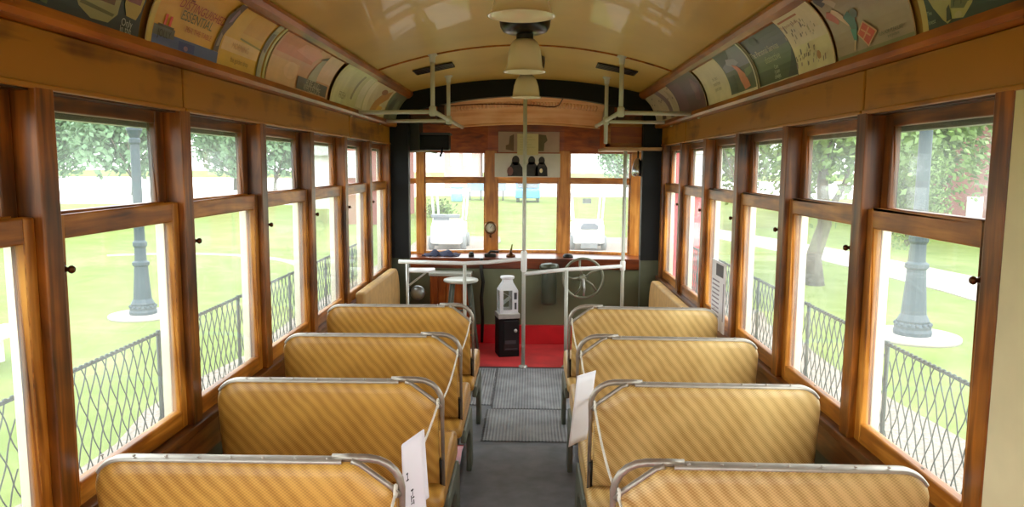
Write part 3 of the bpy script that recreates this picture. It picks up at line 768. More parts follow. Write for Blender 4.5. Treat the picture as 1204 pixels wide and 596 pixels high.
# left cabinet, tray, gong, hose
cb = thing('control_cabinet', 'orange-brown planked wooden cabinet with a pale top edge behind the stool', 'cabinet', (-.70, 7.0, 0))
m = MB(); m.box((-.89, 6.94, 0), (-.51, 7.098, .675)); m.build('body', M_PLANK, cb, bevel=.004)
for k in range(5):
    m = MB(); m.box((-.885+k*.075, 6.926, .02), (-.885+k*.075+.069, 6.942, .665)); m.build('plank', M_PLANK, cb, bevel=.004)
m = MB(); m.box((-.90, 6.915, .672), (-.50, 7.098, .702)); m.build('top_edge', M_PALEP, cb, bevel=.006)
tr = thing('wall_tray', 'small white shelf tray fixed beside the left black post at rail height', 'shelf tray', (-.92, 6.55, .79))
m = MB(); m.prism([(-1.03, 6.42), (-.83, 6.42), (-.785, 6.50), (-.80, 6.60), (-1.03, 6.60)], .775, .795, 'z'); m.build('tray_plate', M_WHITEP, tr, bevel=.004)
m = MB(); m.tube([(-1.028, 6.5, .64), (-.86, 6.5, .772)], .009, 8); m.build('tray_bracket', M_PALEP, tr)
gg = thing('foot_gong', 'grey metal gong on the bulkhead post below the white tray', 'gong', (-.94, 6.52, .58))
m = MB(); m.lathe([(0, -.03), (.03, -.028), (.058, -.012), (.066, .012), (.06, .014), (.03, -.01), (0, -.012)], (-.945, 6.52, .58), 28, 0, 'y'); m.build('gong_bowl', plain('grey_gong_metal', '#8d8f8c', .35, .7), gg)
m = MB(); m.tube([(-.945, 6.50, .58), (-.945, 6.56, .58), (-1.028, 6.62, .58)], .010, 8); m.build('gong_arm', M_DARKM, gg)
hs = MB(); hs.tube([(-.405, 7.06, .01), (-.40, 7.05, .25), (-.412, 7.055, .45), (-.395, 7.055, .60), (-.415, 7.06, .72), (-.41, 7.06, .83)], .017, 10)
hs = hs.build('air_pipe', M_DARKM, loc=(-.405, 7.06, 0)); tag(hs, 'dark kinked air pipe running up the dash just right of the stool', 'air pipe')
# things on the front shelf
zsh = Z(-.872)
cl = MB(); rnd = random.Random(3)
def cloth(u, v):
    x = -1.0+.36*u; y = 7.16+.22*v
    return (x, y, zsh+.006+.055*math.sin(PI*u)**.7*math.sin(PI*v)*(.7+.3*math.sin(17*u+5*v))+.006*math.sin(30*u+9*v))
cl.grid(cloth, 24, 14)
cl = cl.build('folded_cloth', plain('navy_cloth', '#23263f', .9, var=.3, scale=14, bump=.3), loc=(-.82, 7.27, zsh), fix=False); cl.modifiers.new('thickness', 'SOLIDIFY').thickness = .005
tag(cl, 'crumpled dark navy cloth on the front shelf at the far left', 'cloth')
gv = thing('brake_valve', 'small brass brake valve standing on the front shelf left of the centre pole', 'brake valve', (-.135, 7.2, zsh))
m = MB(); m.lathe([(0, 0), (.045, 0), (.045, .018), (.02, .03), (.012, .05), (.012, .062), (0, .064)], (-.135, 7.2, zsh), 18); m.build('base', M_KNOB, gv)
m = MB(); m.tube([(-.135, 7.2, zsh+.05), (-.128, 7.19, zsh+.09), (-.122, 7.19, zsh+.125)], [.010, .009, .006], 8); m.build('handle', plain('old_brass', '#7f7a3a', .35, .7), gv)
lw = thing('control_lever', 'dark jointed control lever on the front shelf above the air pipe', 'lever', (-.33, 7.19, zsh))
m = MB(); m.box((-.39, 7.16, zsh), (-.28, 7.24, zsh+.03)); m.build('lever_base', M_DARKM, lw, bevel=.006)
m = MB(); m.tube([(-.36, 7.19, zsh+.02), (-.33, 7.18, zsh+.055), (-.25, 7.17, zsh+.05)], [.012, .010, .013], 8); m.build('lever_arm', M_DARKM, lw)
for k, (x, r, h, lab) in enumerate(((-.52, .028, .045, 'small dark knob on the front shelf between the navy cloth and the lever'), (.42, .05, .035, 'low dark round cap on the front shelf left of the right-hand window'))):
    m = MB(); m.lathe([(0, h), (r*.5, h), (r*.8, h*.8), (r, h*.4), (r, 0), (0, 0)], (x, 7.2, zsh), 18)
    o = m.build('shelf_knob', M_DARKM, loc=(x, 7.2, zsh)); tag(o, lab, 'knob')
# gauge on the pillar
gx, gy, gz = -.352, YF-.062, Z(-.618)
g = thing('pressure_gauge', 'round brass-rimmed gauge with white dial on the left front window pillar', 'gauge', (gx, gy, gz))
m = MB(); m.lathe([(0, .012), (.045, .012), (.062, .006), (.066, -.008), (.058, -.022), (.05, -.024), (.048, -.014)], (gx, gy, gz), 30, 0, 'y'); m.build('rim', plain('dark_brass', '#6b4a22', .3, .8), g)
m = MB(); m.lathe([(0, -.014), (.049, -.014), (.049, -.008)], (gx, gy, gz), 30, 0, 'y'); dl = m.build('dial', plain('dial_cream', '#d8cfb4', .5, var=.03), g)
m = MB(); m.box((-.002, -.0165, -.005), (.002, -.015, .036), M=Matrix.Translation((gx, gy, gz)) @ Matrix.Rotation(.6, 4, 'Y')); m.build('needle', M_INK, dl)
for i in range(9):
    a = math.radians(-130+32.5*i); m = MB(); m.box((-.0015, -.0162, .036), (.0015, -.015, .044), M=Matrix.Translation((gx, gy, gz)) @ Matrix.Rotation(a, 4, 'Y')); m.build('tick_mark', M_INK, dl)
m = MB(); m.tube([(gx, gy, gz-.06), (gx, gy+.004, gz-.10)], .010, 8); m.build('pipe_stub', M_KNOB, g)
# boxes under the platform ceiling
bl = thing('breaker_box', 'black breaker box with a short handle hung at the upper left of the platform', 'breaker box', (-.82, 6.92, Z(.26)))
m = MB(); m.box((-.97, 6.84, Z(.145)), (-.695, 7.0, Z(.285))); m.build('case', M_BLACK, bl, bevel=.012)
m = MB(); m.box((-.98, 6.83, Z(.282)), (-.685, 7.01, Z(.302))); m.build('lid', plain('dark_grey_lid', '#3a3a3c', .35, .4), bl, bevel=.004)
m = MB(); m.tube([(-.755, 6.83, Z(.165)), (-.758, 6.80, Z(.12)), (-.772, 6.79, Z(.085))], [.010, .010, .012], 8); m.build('handle', M_BLACK, bl)
m = MB(); m.box((-1.19, 6.80, Z(.13)), (-.96, 7.04, Z(.40))); m.build('mounting_panel', plain('dark_olive_panel', '#25241a', .5), bl, bevel=.008)
m = MB(); m.tube([(-1.1, 6.79, Z(.128)), (-.90, 6.80, Z(.135)), (-.80, 6.815, Z(.115))], .008, 8); m.build('conduit', M_PALEP, bl)
br = thing('wooden_box', 'brown wooden cupboard box under the platform ceiling at the upper right', 'box', (.93, 6.9, Z(.27)))
m = MB(); m.box((.715, 6.80, Z(.172)), (1.18, 7.30, Z(.41))); m.build('body', M_RED, br, bevel=.006)
m = MB(); m.box((.72, 6.785, Z(.178)), (1.175, 6.803, Z(.215))); m.box((.72, 6.785, Z(.36)), (1.175, 6.803, Z(.405))); m.box((.72, 6.785, Z(.178)), (.765, 6.803, Z(.405))); m.box((1.13, 6.785, Z(.178)), (1.175, 6.803, Z(.405))); m.build('front_frame', M_FRONTX, br, bevel=.003)
m = MB(); m.box((.70, 6.50, Z(.145)), (1.18, 7.32, Z(.172))); m.build('bottom_board', plain('pinkish_underside', '#b58a62', .5), br, bevel=.004)
# bell lamp / mirror at right
mi = thing('signal_bell', 'shiny pear shaped metal bell hanging beside the right black bulkhead post', 'bell', (1.005, 6.72, Z(.03)))
m = MB(); m.lathe([(.004, .085), (.02, .08), (.036, .05), (.05, 0), (.056, -.045), (.05, -.072), (.03, -.08), (0, -.08)], (1.005, 6.72, Z(.0)), 24); m.build('bell_body', plain('polished_grey_metal', '#b9bdbd', .16, .95, var=.03), mi)
m = MB(); m.tube([(1.005, 6.72, Z(.08)), (1.005, 6.72, Z(.15))], .008, 8); m.build('hanger_stem', M_DARKM, mi)
# thin conduit on the hood
m = MB(); hzp = lambda x, t: hz(x, t, .026)
pts = [hzp(-.70+.1*i, .34+.02*i) for i in range(9)]+[hzp(.20, .53), hzp(.27, .52), hzp(.31, .45), hzp(.325, .3), hzp(.335, .12), hzp(.34, .02)]
m.tube(pts, .0055, 8); m.build('conduit_wire', M_KNOB, hood)

# ------------------------------------------------------------------ boards and pictures above the middle front window
def board(label, x0, x1, z0, z1, y, mt, name='picture_board', cat='board'):
    b = thing(name, label, cat, ((x0+x1)/2, y, z0))
    m = MB(); m.box((x0, y-.006, z0), (x1, y+.006, z1)); return b, m.build('panel', mt, b, bevel=.002)
yb = YF-.085
b, pnl = board('pinkish-grey display board above the middle front window', -.275, .335, Z(.142), Z(.345), yb, plain('pinkish_grey_card', '#a98f7c', .6, var=.1))
m = MB()
m.prism([(-.20, Z(.17)), (-.12, Z(.155)), (-.12, Z(.32)), (-.16, Z(.30)), (-.17, Z(.22)), (-.20, Z(.21))], yb-.009, yb-.0065, 'y'); m.build('brown_shape', plain('brown_card_print', '#6a5238', .6), pnl)
m = MB(); m.prism([(.125, Z(.155)), (.18, Z(.155)), (.185, Z(.23)), (.215, Z(.26)), (.20, Z(.31)), (.125, Z(.32))], yb-.009, yb-.0065, 'y'); m.build('olive_shape', plain('olive_card_print', '#5d5230', .6), pnl)
b, pnl = board('pale cream note pinned in front of the pinkish-grey board', -.085, .125, Z(.115), Z(.325), yb-.022, plain('pale_cream_note', '#c9bd8a', .6, var=.05), 'cream_note', 'note')
m = MB()
for k in range(6): m.box((-.06, yb-.0295, Z(.29-.025*k)), (.06+.04*math.sin(k*2.1), yb-.0285, Z(.294-.025*k)))
m.build('faint_lines', plain('faint_ink', '#a89c6c', .7), pnl)
b, pnl = board('white photograph strip with two dark figures across the middle upper front window', -.31, .345, Z(-.105), Z(.130), yb+.008, plain('pale_photo_paper', '#c9c2b4', .6, var=.08), 'photograph_strip', 'photograph')
M_FIG = plain('dark_photo_figure', '#2a2420', .6, var=.4, scale=30)
for (cx, r, col) in ((-.10, .075, 'l'), (.06, .07, 'r'), (.16, .062, 'q')):
    m = MB()
    m.prism([(cx+.5*r*math.cos(t), Z(.06)+.65*r*math.sin(t)) for t in [2*PI*i/20 for i in range(20)]], yb-.003, yb+.001, 'y')
    m.prism([(cx-1.05*r, Z(-.095)), (cx+.95*r, Z(-.095)), (cx+.9*r, Z(-.01)), (cx+.4*r, Z(.045)), (cx-.4*r, Z(.045)), (cx-1.0*r, Z(-.02))], yb-.003, yb+.001, 'y')
    m.build('dark_figure', M_FIG, pnl)
m = MB(); m.prism([(.155+.016*math.cos(t), Z(-.04)+.022*math.sin(t)) for t in [2*PI*i/14 for i in range(14)]], yb-.0045, yb-.0028, 'y'); m.build('bright_spot', plain('warm_white_print', '#f3e3b8', .5), pnl)
m = MB(); m.prism([(-.155+.03*math.cos(t), Z(-.045)+.045*math.sin(t)) for t in [2*PI*i/16 for i in range(16)]], yb-.0045, yb-.0028, 'y'); m.build('face_patch', plain('reddish_print', '#7a5048', .6), pnl)

# printed notice between seat and right window
nt_ = thing('window_notice', 'printed white notice standing on the ledge by the fourth right-hand window', 'notice', (1.165, 4.35, Z(-.952)))
m = MB(); m.box((1.158, 4.215, Z(-.950)), (1.163, 4.52, Z(-.545)))
sh = m.build('notice_sheet', M_PAPER, nt_)
k = MB()
k.box((1.156, 4.26, Z(-.63)), (1.1575, 4.42, Z(-.56))); k.build('dark_heading', plain('grey_heading', '#5c5c60', .6), sh)
k = MB()
for i in range(9):
    k.box((1.1562, 4.34, Z(-.66-.026*i)), (1.1576, 4.50, Z(-.668-.026*i)))
k.box((1.1562, 4.235, Z(-.88)), (1.1576, 4.25, Z(-.66))); k.build('text_columns', plain('faint_text_ink', '#9a8f98', .7), sh)
# ------------------------------------------------------------------ advertising cards in the cove
def text_polys(s, size, font=None):
    cu = bpy.data.curves.new('t', 'FONT'); cu.body = s; cu.size = size; cu.align_x = 'CENTER'; cu.align_y = 'CENTER'; cu.resolution_u = 3
    ob = bpy.data.objects.new('t', cu); C.objects.link(ob)
    dg = bpy.context.evaluated_depsgraph_get(); me = bpy.data.meshes.new_from_object(ob.evaluated_get(dg))
    out = [[tuple(me.vertices[i].co[:2]) for i in p.vertices] for p in me.polygons]
    bpy.data.objects.remove(ob); bpy.data.curves.remove(cu); bpy.data.meshes.remove(me)
    return out
def clip(poly, k, lim, keep_less):
    o = []; n = len(poly)
    for i in range(n):
        a, b = poly[i], poly[(i+1) % n]
        ia, ib = (a[k] <= lim) == keep_less or a[k] == lim, (b[k] <= lim) == keep_less or b[k] == lim
        if ia: o.append(a)
        if ia != ib:
            t = (lim-a[k])/(b[k]-a[k]); o.append((a[0]+(b[0]-a[0])*t, a[1]+(b[1]-a[1])*t))
    return o
COVE_LEN = .263
class Card:
    def __init__(s, side, y0, y1, label, base, lift=.004, bow=0.0):
        s.s, s.y0, s.y1, s.mb, s.mats, s.lift, s.bow = side, y0, y1, MB(), [], lift, bow
        s.w = y1-y0; s.label = label; s.layer = 0
        s.rect(0, 0, 1, 1, base); s.thick()
    def mp(s, u, v, off):
        v = min(max(v, 0), 1); p = cove(v*.985+.005); n = cove_n(v)
        e = s.lift+off+s.bow*(2*u-1)**2
        y = s.y0+u*s.w if s.s < 0 else s.y1-u*s.w
        return (s.s*(p.x+n.x*e), y, p.y+n.y*e)
    def mat(s, m):
        m = cardmat(m)
        if m not in s.mats: s.mats.append(m)
        return s.mats.index(m)
    def poly(s, pts, m):
        k = s.mat(m); NB = 12
        for b in range(NB):
            q = clip(clip(pts, 1, (b+1)/NB, True), 1, b/NB, False)
            if len(q) > 2: s.mb.add([s.mp(u, v, s.layer*.0005) for u, v in q], [list(range(len(q)))], k)
    def up(s): s.layer += 1
    def rect(s, u0, v0, u1, v1, m):
        for i in range(4):
            a, b = u0+(u1-u0)*i/4, u0+(u1-u0)*(i+1)/4
            s.poly([(a, v0), (b, v0), (b, v1), (a, v1)], m)
        s.layer += 1
    def thick(s):
        k = s.mat('#cbbf98'); n = 12
        for u in (0, 1):
            for i in range(n):
                s.mb.add([s.mp(u, i/n, 0), s.mp(u, (i+1)/n, 0), s.mp(u, (i+1)/n, -.0035), s.mp(u, i/n, -.0035)], [(0, 1, 2, 3)], k)
    def ell(s, cu, cv, ru, rv, m, a0=0, a1=360, n=24):
        s.poly([(cu+ru*math.cos(math.radians(a0+(a1-a0)*i/n)), cv+rv*math.sin(math.radians(a0+(a1-a0)*i/n))) for i in range(n)], m); s.layer += 1
    def shape(s, pts, m): s.poly(pts, m); s.layer += 1
    def text(s, t, u, v, h, m):
        for p in text_polys(t, h): s.poly([(u+x/s.w, v+y/COVE_LEN) for x, y in p], m)
        s.layer += 1
    def done(s, name='advertising_card'):
        o = s.mb.build(name, [m for m in s.mats], loc=(s.s*1.12, (s.y0+s.y1)/2, Z(.38)), fix=False)
        tag(o, s.label, 'advertising card', 'advertising cards above the windows'); return o
def cardmat(h):
    return plain('card_'+h.strip('#'), h, .38, var=.10, scale=9)
rnd = random.Random(11)
# left side, from the rear
c = Card(-1, 1.45, 2.27, 'dark blue-black card with a mug and a glass of drink, rearmost on the left', '#1f2528')
c.shape([(.58, .30), (.63, .12), (.70, .04), (.80, .05), (.85, .16), (.86, .92), (.56, .92)], '#8f8a5a'); c.rect(.62, .24, .82, .88, '#5d3a1c'); c.shape([(.63, .15), (.82, .12), (.83, .15), (.64, .19)], '#5c5a36')
c.shape([(.875, .30), (.90, .18), (.965, .17), (.985, .28), (.99, .95), (.865, .95)], '#a8923a'); c.rect(.885, .34, .97, .90, '#7a3a40')
c.text('Only', .91, .105, .030, '#a8a8a4'); c.text('In the', .905, .035, .026, '#a8a8a4')
c.text('DRINK', .28, .55, .10, '#8f8a5a'); c.shape([(.26, .03), (.29, .01), (.32, .04), (.31, .12), (.28, .11)], '#b8b3a2'); c.shape([(.44, .04), (.47, .03), (.48, .12), (.45, .13)], '#4f5a34'); c.done()
c = Card(-1, 2.30, 2.83, 'yellow card with red and dark green lettering over a blue band, second on the left', '#d0a03a', .008, .004)
c.rect(0, 0, .055, 1, '#c6b25a'); c.rect(.06, 0, .97, .15, '#4d5c92'); c.rect(.06, .10, .33, .22, '#5f5f5c'); c.rect(.40, .015, .62, .12, '#2c3f86'); c.ell(.50, .05, .03, .03, '#8a6a8c')
c.rect(.165, .24, .195, .38, '#d2442a'); c.rect(.225, .24, .255, .37, '#d2442a'); c.rect(.10, .21, .30, .24, '#4a3f2a'); c.text('JOLLY', .195, .13, .034, '#2c2c24')
c.text('DISTINGUISHED', .58, .59, .048, '#a02c1a'); c.text('ESSENTIAL', .55, .445, .050, '#3f521a'); c.text('FOR THE TABLE', .62, .285, .028, '#b0581c'); c.text('PURE', .25, .75, .07, '#7a2c1c')
c.shape([(.86, .15), (.94, .15), (.95, .40), (1, .62), (1, 1), (.92, 1), (.88, .7), (.90, .5)], '#55423a'); c.shape([(.89, .22), (.93, .24), (.94, .40), (.91, .45)], '#8c8078'); c.shape([(.93, .62), (.97, .66), (.98, .85), (.94, .9)], '#8a6a78'); c.done()
c = Card(-1, 2.835, 3.32, 'golden yellow card with a pale middle band, third on the left', '#d4a82c')
c.rect(.02, .22, .78, .42, '#dfbc84'); c.rect(.30, .56, .78, .94, '#cf9a10'); c.text('MORNING', .38, .32, .036, '#c2966a'); c.text('the golden drop', .42, .12, .028, '#9a7a10'); c.shape([(.30, .45), (.80, .40), (.80, .43), (.30, .48)], '#8f8412')
c.rect(.80, 0, .92, 1, '#96967e'); c.shape([(.82, .45), (.89, .4), (.90, .8), (.83, .78)], '#5f544e'); c.shape([(.81, .84), (.92, .86), (.92, .96), (.81, .94)], '#b4ac90'); c.rect(.795, 0, .81, 1, '#3f3a2c'); c.rect(.95, 0, 1, 1, '#c8c07c'); c.done()
c = Card(-1, 3.35, 4.36, 'faded pink and orange card with a dark block of writing, fourth on the left', '#cc9468')
c.rect(.02, .55, .55, .98, '#c8764c'); c.shape([(.25, .70), (.55, .62), (.62, .82), (.50, .92), (.3, .9)], '#d88a70'); c.rect(.0, .02, .4, .45, '#d3a878'); c.ell(.30, .30, .10, .16, '#dbb28a')
c.shape([(.55, .10), (.68, .08), (.80, .55), (.78, .80), (.66, .75), (.60, .45)], '#a8a48c'); c.shape([(.62, .74), (.82, .84), (.83, .90), (.72, .88)], '#35302c'); c.rect(.72, .3, .98, .95, '#d9b59a')
c.rect(.42, .03, .95, .26, '#4a4338'); c.text('PURE AND', .68, .18, .05, '#b9ae9a'); c.text('WHOLESOME', .68, .085, .05, '#b9ae9a'); c.done()
c = Card(-1, 4.40, 5.22, 'pale greenish-white card with thin grey streaks, fifth on the left', '#bfbd8c', .010, .003)
c.shape([(.05, .02), (.30, .02), (.34, .95), (.08, .95)], '#c9c79a'); c.shape([(.55, .20), (.60, .18), (.68, .9), (.62, .92)], '#8a8462'); c.shape([(.75, .05), (.95, .05), (.97, .95), (.80, .95)], '#d3ceb0'); c.text('FRESH', .30, .2, .06, '#8f8a5c'); c.done()
c = Card(-1, 5.24, 6.02, 'cream card with an orange-brown picture, sixth on the left', '#cfc49c')
c.shape([(.3, .05), (.62, .02), (.70, .35), (.95, .6), (.9, .9), (.60, .65), (.45, .4)], '#c08a3c'); c.shape([(.55, .1), (.8, .1), (.85, .3), (.65, .3)], '#d6a838'); c.rect(.02, .05, .18, .9, '#dcd3b4'); c.ell(.62, .75, .12, .10, '#9a6a3c'); c.done()
c = Card(-1, 6.04, 6.58, 'dull grey-green card at the black arch, last on the left', '#6f745a')
c.shape([(.1, .1), (.35, .05), (.5, .5), (.4, .8), (.2, .6)], '#4d5342'); c.ell(.65, .45, .14, .25, '#878a6c'); c.done()
# right side, from the rear (u runs from the front of the tram towards the rear)
c = Card(1, 1.45, 2.15, 'dark green card with a pale figure and cream lettering, rearmost on the right', '#27362c', .006, .003)
c.rect(0, 0, .04, 1, '#b8a862'); c.shape([(.05, .75), (.06, .36), (.09, .20), (.14, .06), (.17, .01), (.20, .04), (.27, .02), (.33, .12), (.40, .35), (.42, .75), (.36, 1), (.08, 1)], '#a09c5c')
c.shape([(.20, .14), (.28, .10), (.34, .20), (.40, .42), (.34, .52), (.24, .40)], '#5d6138'); c.shape([(.165, .03), (.175, .15), (.195, .18), (.20, .04)], '#2f3520'); c.ell(.245, .06, .022, .03, '#a8a070')
for k in range(9): c.shape([(.22+.013*k, .14+.04*(k % 4)), (.228+.013*k, .15+.04*(k % 4)), (.235+.013*k, .22+.04*(k % 4)), (.226+.013*k, .21+.04*(k % 4))], '#37401f')
c.text('CHOCOLATE', .62, .13, .044, '#8c8f64'); c.text('The', .075, .16, .016, '#8a9478'); c.text('finest', .085, .07, .018, '#8a9478'); c.text('COMPANY', .66, .55, .07, '#7d8058'); c.done()
c = Card(1, 2.205, 2.735, 'grey-brown card with two running figures and a red diamond, second on the right', '#9c8a78')
c.rect(0, 0, 1, .05, '#7f7c5c')
c.shape([(.02, .90), (.06, .78), (.12, .80), (.20, .88), (.18, .97), (.06, .99)], '#3c3648'); c.shape([(.12, .86), (.20, .70), (.26, .74), (.22, .88)], '#b8a49c'); c.shape([(.02, .62), (.06, .56), (.14, .46), (.17, .50), (.14, .64), (.08, .70)], '#ae523e')
c.shape([(.12, .66), (.18, .52), (.27, .38), (.29, .42), (.22, .62), (.16, .70)], '#cdae9a'); c.shape([(.24, .52), (.28, .40), (.30, .27), (.37, .30), (.38, .46), (.33, .58)], '#2f625f'); c.ell(.395, .52, .045, .065, '#4c5856'); c.shape([(.28, .34), (.36, .31), (.33, .17), (.29, .19)], '#3a807a'); c.shape([(.30, .19), (.32, .18), (.29, .06), (.27, .07)], '#c0a680')
c.shape([(.35, .25), (.47, .385), (.61, .20), (.475, .055)], '#d4a880'); c.up(); c.shape([(.37, .245), (.47, .36), (.59, .20), (.477, .078)], '#c4442c'); c.shape([(.42, .17), (.43, .155), (.53, .27), (.52, .285)], '#dda078'); c.shape([(.42, .28), (.43, .295), (.53, .18), (.52, .165)], '#dda078')
c.text('RUN FOR PLEASURE', .77, .145, .017, '#4c5c4c'); c.text('everywhere', .80, .095, .015, '#4c5c4c'); c.done()
c = Card(1, 2.75, 3.115, 'white card crowded with small pictures and writing, third on the right', '#d4c6ae', .008, .002)
c.rect(.03, .02, .97, .42, '#d6cda6'); c.rect(.05, .885, .6, .92, '#a85a3c')
for k in range(64):
    u, v = rnd.uniform(.08, .86), rnd.choice([rnd.uniform(.06, .32), rnd.uniform(.46, .80)]); h = rnd.uniform(.03, .10); w_ = rnd.uniform(.012, .04)
    c.shape([(u, v), (u+w_, v+.01), (u+w_*1.3, v+h), (u+.01, v+h*.9)], rnd.choice(['#7a6a58', '#94866c', '#85747a', '#9a8f62', '#5f5248']))
c.ell(.86, .17, .05, .065, '#b07a3c'); c.text('The modern home', .5, .84, .024, '#8a4c34'); c.done()
c = Card(1, 3.125, 3.63, 'dark green and grey card with cream script lettering, fourth on the right', '#363c30')
c.rect(.02, .52, .98, .98, '#454a50'); c.rect(.02, .25, .98, .56, '#4f6034'); c.rect(.02, .025, .98, .25, '#3a4622'); c.shape([(.76, .025), (.98, .025), (.98, .45), (.90, .28)], '#20241c'); c.ell(.30, .84, .10, .08, '#26282c')
c.text('The Personal Service', .38, .59, .045, '#d8d2b8'); c.text('distinctive', .50, .42, .050, '#b8be8c'); c.text('Care', .53, .255, .026, '#c8ceb0'); c.text('it pays', .53, .18, .026, '#c8ceb0'); c.text('always', .53, .10, .030, '#c8ceb0')
c.rect(0, 0, 1, .022, '#c4c2b0'); c.rect(0, 0, .015, 1, '#c4c2b0'); c.done()
c = Card(1, 3.645, 4.12, 'picture card with an orange figure against a dark landscape, fifth on the right', '#52583e', .008, .002)
c.rect(.04, .52, .96, .97, '#70748e'); c.shape([(.04, .66), (.22, .72), (.42, .80), (.55, .97), (.04, .97)], '#1f1c20'); c.shape([(.22, .68), (.40, .56), (.62, .62), (.55, .74), (.3, .80)], '#9898b0')
c.shape([(.36, .64), (.52, .56), (.66, .36), (.76, .10), (.55, .07), (.45, .26), (.44, .46)], '#cc7248'); c.rect(.05, .08, .30, .42, '#3a3d26'); c.shape([(.66, .28), (.92, .34), (.94, .46), (.70, .44)], '#748250'); c.rect(0, 0, 1, .05, '#d6cfbc'); c.rect(.965, 0, 1, 1, '#d6cfbc'); c.done()
c = Card(1, 4.13, 4.67, 'plain cream-white card with three short lines of text, sixth on the right', '#d6cbae')
c.text('the best', .55, .52, .034, '#8f8058'); c.text('made from', .55, .40, .034, '#8f8058'); c.text('pure cane', .55, .28, .034, '#8f8058'); c.done()
c = Card(1, 4.69, 5.50, 'dark maroon card, seventh on the right', '#4c2430', .010, .003)
c.shape([(.70, .25), (.85, .2), (.93, .6), (.82, .85), (.75, .7)], '#6d3c44'); c.rect(.05, .1, .4, .9, '#5c2c3c'); c.ell(.78, .55, .06, .16, '#7a5a4c'); c.done()
c = Card(1, 5.52, 6.56, 'cream and purple patterned card at the black arch, last on the right', '#bcae98')
c.shape([(.45, .98), (.60, .5), (.66, .02), (.78, .02), (.74, .5), (.62, .98)], '#75606c'); c.shape([(.30, .05), (.46, .05), (.45, .25), (.33, .3)], '#3c2a30'); c.shape([(.80, .1), (.97, .1), (.93, .6), (.82, .9)], '#a8987c')
for k in range(14):
    u, v = rnd.uniform(.05, .95), rnd.uniform(.2, .9); c.shape([(u, v), (u+.04, v+.01), (u+.045, v+.06), (u+.01, v+.05)], '#6a5a50')
c.done()
# ------------------------------------------------------------------ wire window guards outside
def guard(s):
    g = thing('window_guard', 'x', 'window guard', (s*1.36, 0, Z(-1.12)), 'woven wire window guards')
    a, b, zb, zt = .09, PITCH+.065, Z(-1.12), Z(-.637)
    M_WIRE = plain('dark_green_wire', '#3c433c', .5, .3, var=.1)
    m = MB(); n = 13; w = (b-a)/n; hgt = zt-zb
    slope = w*3.3/hgt     # horizontal drift over the height, per wire
    D = w*3.6
    for sg in (1, -1):
        for k in range(-5, n+6):
            y0 = a+w*(k+.5); pts = []
            for i in range(25):
                t = i/24; y = y0+sg*D*(t-.5); 
                yy = y+.004*math.sin(t*2*PI*3.6)
                if a <= yy <= b: pts.append((s*(1.36+sg*.002), yy, zb+hgt*t))
            if len(pts) > 2: m.tube(pts, .0025, 4)
    for k in range(2*n):
        y = a+w*(k*.5+.25); m.sphere((s*1.36, y, zt+.004), (.007, .010, .006), 6, 4)
    m.build('wire_mesh', M_WIRE, g, fix=False)
    m = MB(); m.tube([(s*1.36, a-.012, zt), (s*1.36, b+.012, zt)], .0062, 6); m.build('top_bar', M_WIRE, g)
    m = MB(); m.tube([(s*1.36, a-.012, zb), (s*1.36, b+.012, zb)], .006, 6); m.build('bottom_bar', M_WIRE, g)
    for y in (a-.01, b+.01):
        m = MB(); m.tube([(s*1.36, y, zb-.02), (s*1.36, y, zt+.012)], .0068, 6); m.build('side_bar', M_WIRE, g)
    return g
for s in (-1, 1):
    p_ = guard(s)
    ns = range(-1, 6) if s < 0 else range(0, 6)
    for i, n in enumerate(ns):
        g = p_ if i == 0 else copy_tree(p_)
        g.location = (s*1.36, post_y(s, n), Z(-1.12))
        g['label'] = 'woven wire guard outside the %s window from the rear on the %s-hand side' % (ORD[i], SIDE[s])

# ------------------------------------------------------------------ grounds outside
ZG = -.75
def grass():
    m, nt, N, L, b = _new('lawn_grass')
    tc = N.new('ShaderNodeNewGeometry'); n = N.new('ShaderNodeTexNoise'); n.inputs['Scale'].default_value = .6; n.inputs['Detail'].default_value = 8; n.inputs['Roughness'].default_value = .75
    L.new(tc.outputs['Position'], n.inputs['Vector'])
    r = N.new('ShaderNodeValToRGB'); e = r.color_ramp.elements
    e[0].position = .3; e[0].color = rgb('#586a24'); e[1].position = .72; e[1].color = rgb('#7f8650'); k = e.new(.5); k.color = rgb('#687636')
    L.new(n.outputs['Fac'], r.inputs['Fac']); L.new(r.outputs['Color'], b.inputs['Base Color']); setp(b, Roughness=.9); b.inputs['Specular IOR Level'].default_value = .15
    return m
M_GRASS = grass()
M_GRAVEL = plain('pinkish_gravel', '#857a70', .95, var=.35, scale=22, bump=.3, spec=.1)
M_CONC = plain('pale_concrete', '#aaa298', .9, var=.08, scale=3, spec=.1)
m = MB(); m.add([(-200, -60, ZG), (200, -60, ZG), (200, 300, ZG), (-200, 300, ZG)], [(0, 1, 2, 3)])
o = m.build('ground_lawn', M_GRASS, fix=False); tag(o, 'wide green lawn around the tram', 'lawn', kind='structure')
def slab(name, label, poly, mt, z0=ZG-.05, z1=ZG+.02):
    m = MB(); m.prism(poly, z0, z1, 'z'); o = m.build(name, mt); return tag(o, label, 'path', kind='structure')
def wavy(x0, x1, y0, y1, amp, seed):
    r = random.Random(seed); L_ = [(x0+r.uniform(-amp, amp), y0+(y1-y0)*i/40) for i in range(41)]; R_ = [(x1+r.uniform(-amp, amp), y0+(y1-y0)*i/40) for i in range(41)]
    return L_+R_[::-1]
slab('ground_gravel_bed', 'strip of pinkish gravel along the left side of the tram', wavy(-3.65, -1.0, -10, 26, .12, 1), M_GRAVEL)
slab('ground_gravel_bed', 'strip of pinkish gravel along the right side of the tram', wavy(1.0, 3.9, -10, 26, .15, 2), M_GRAVEL)
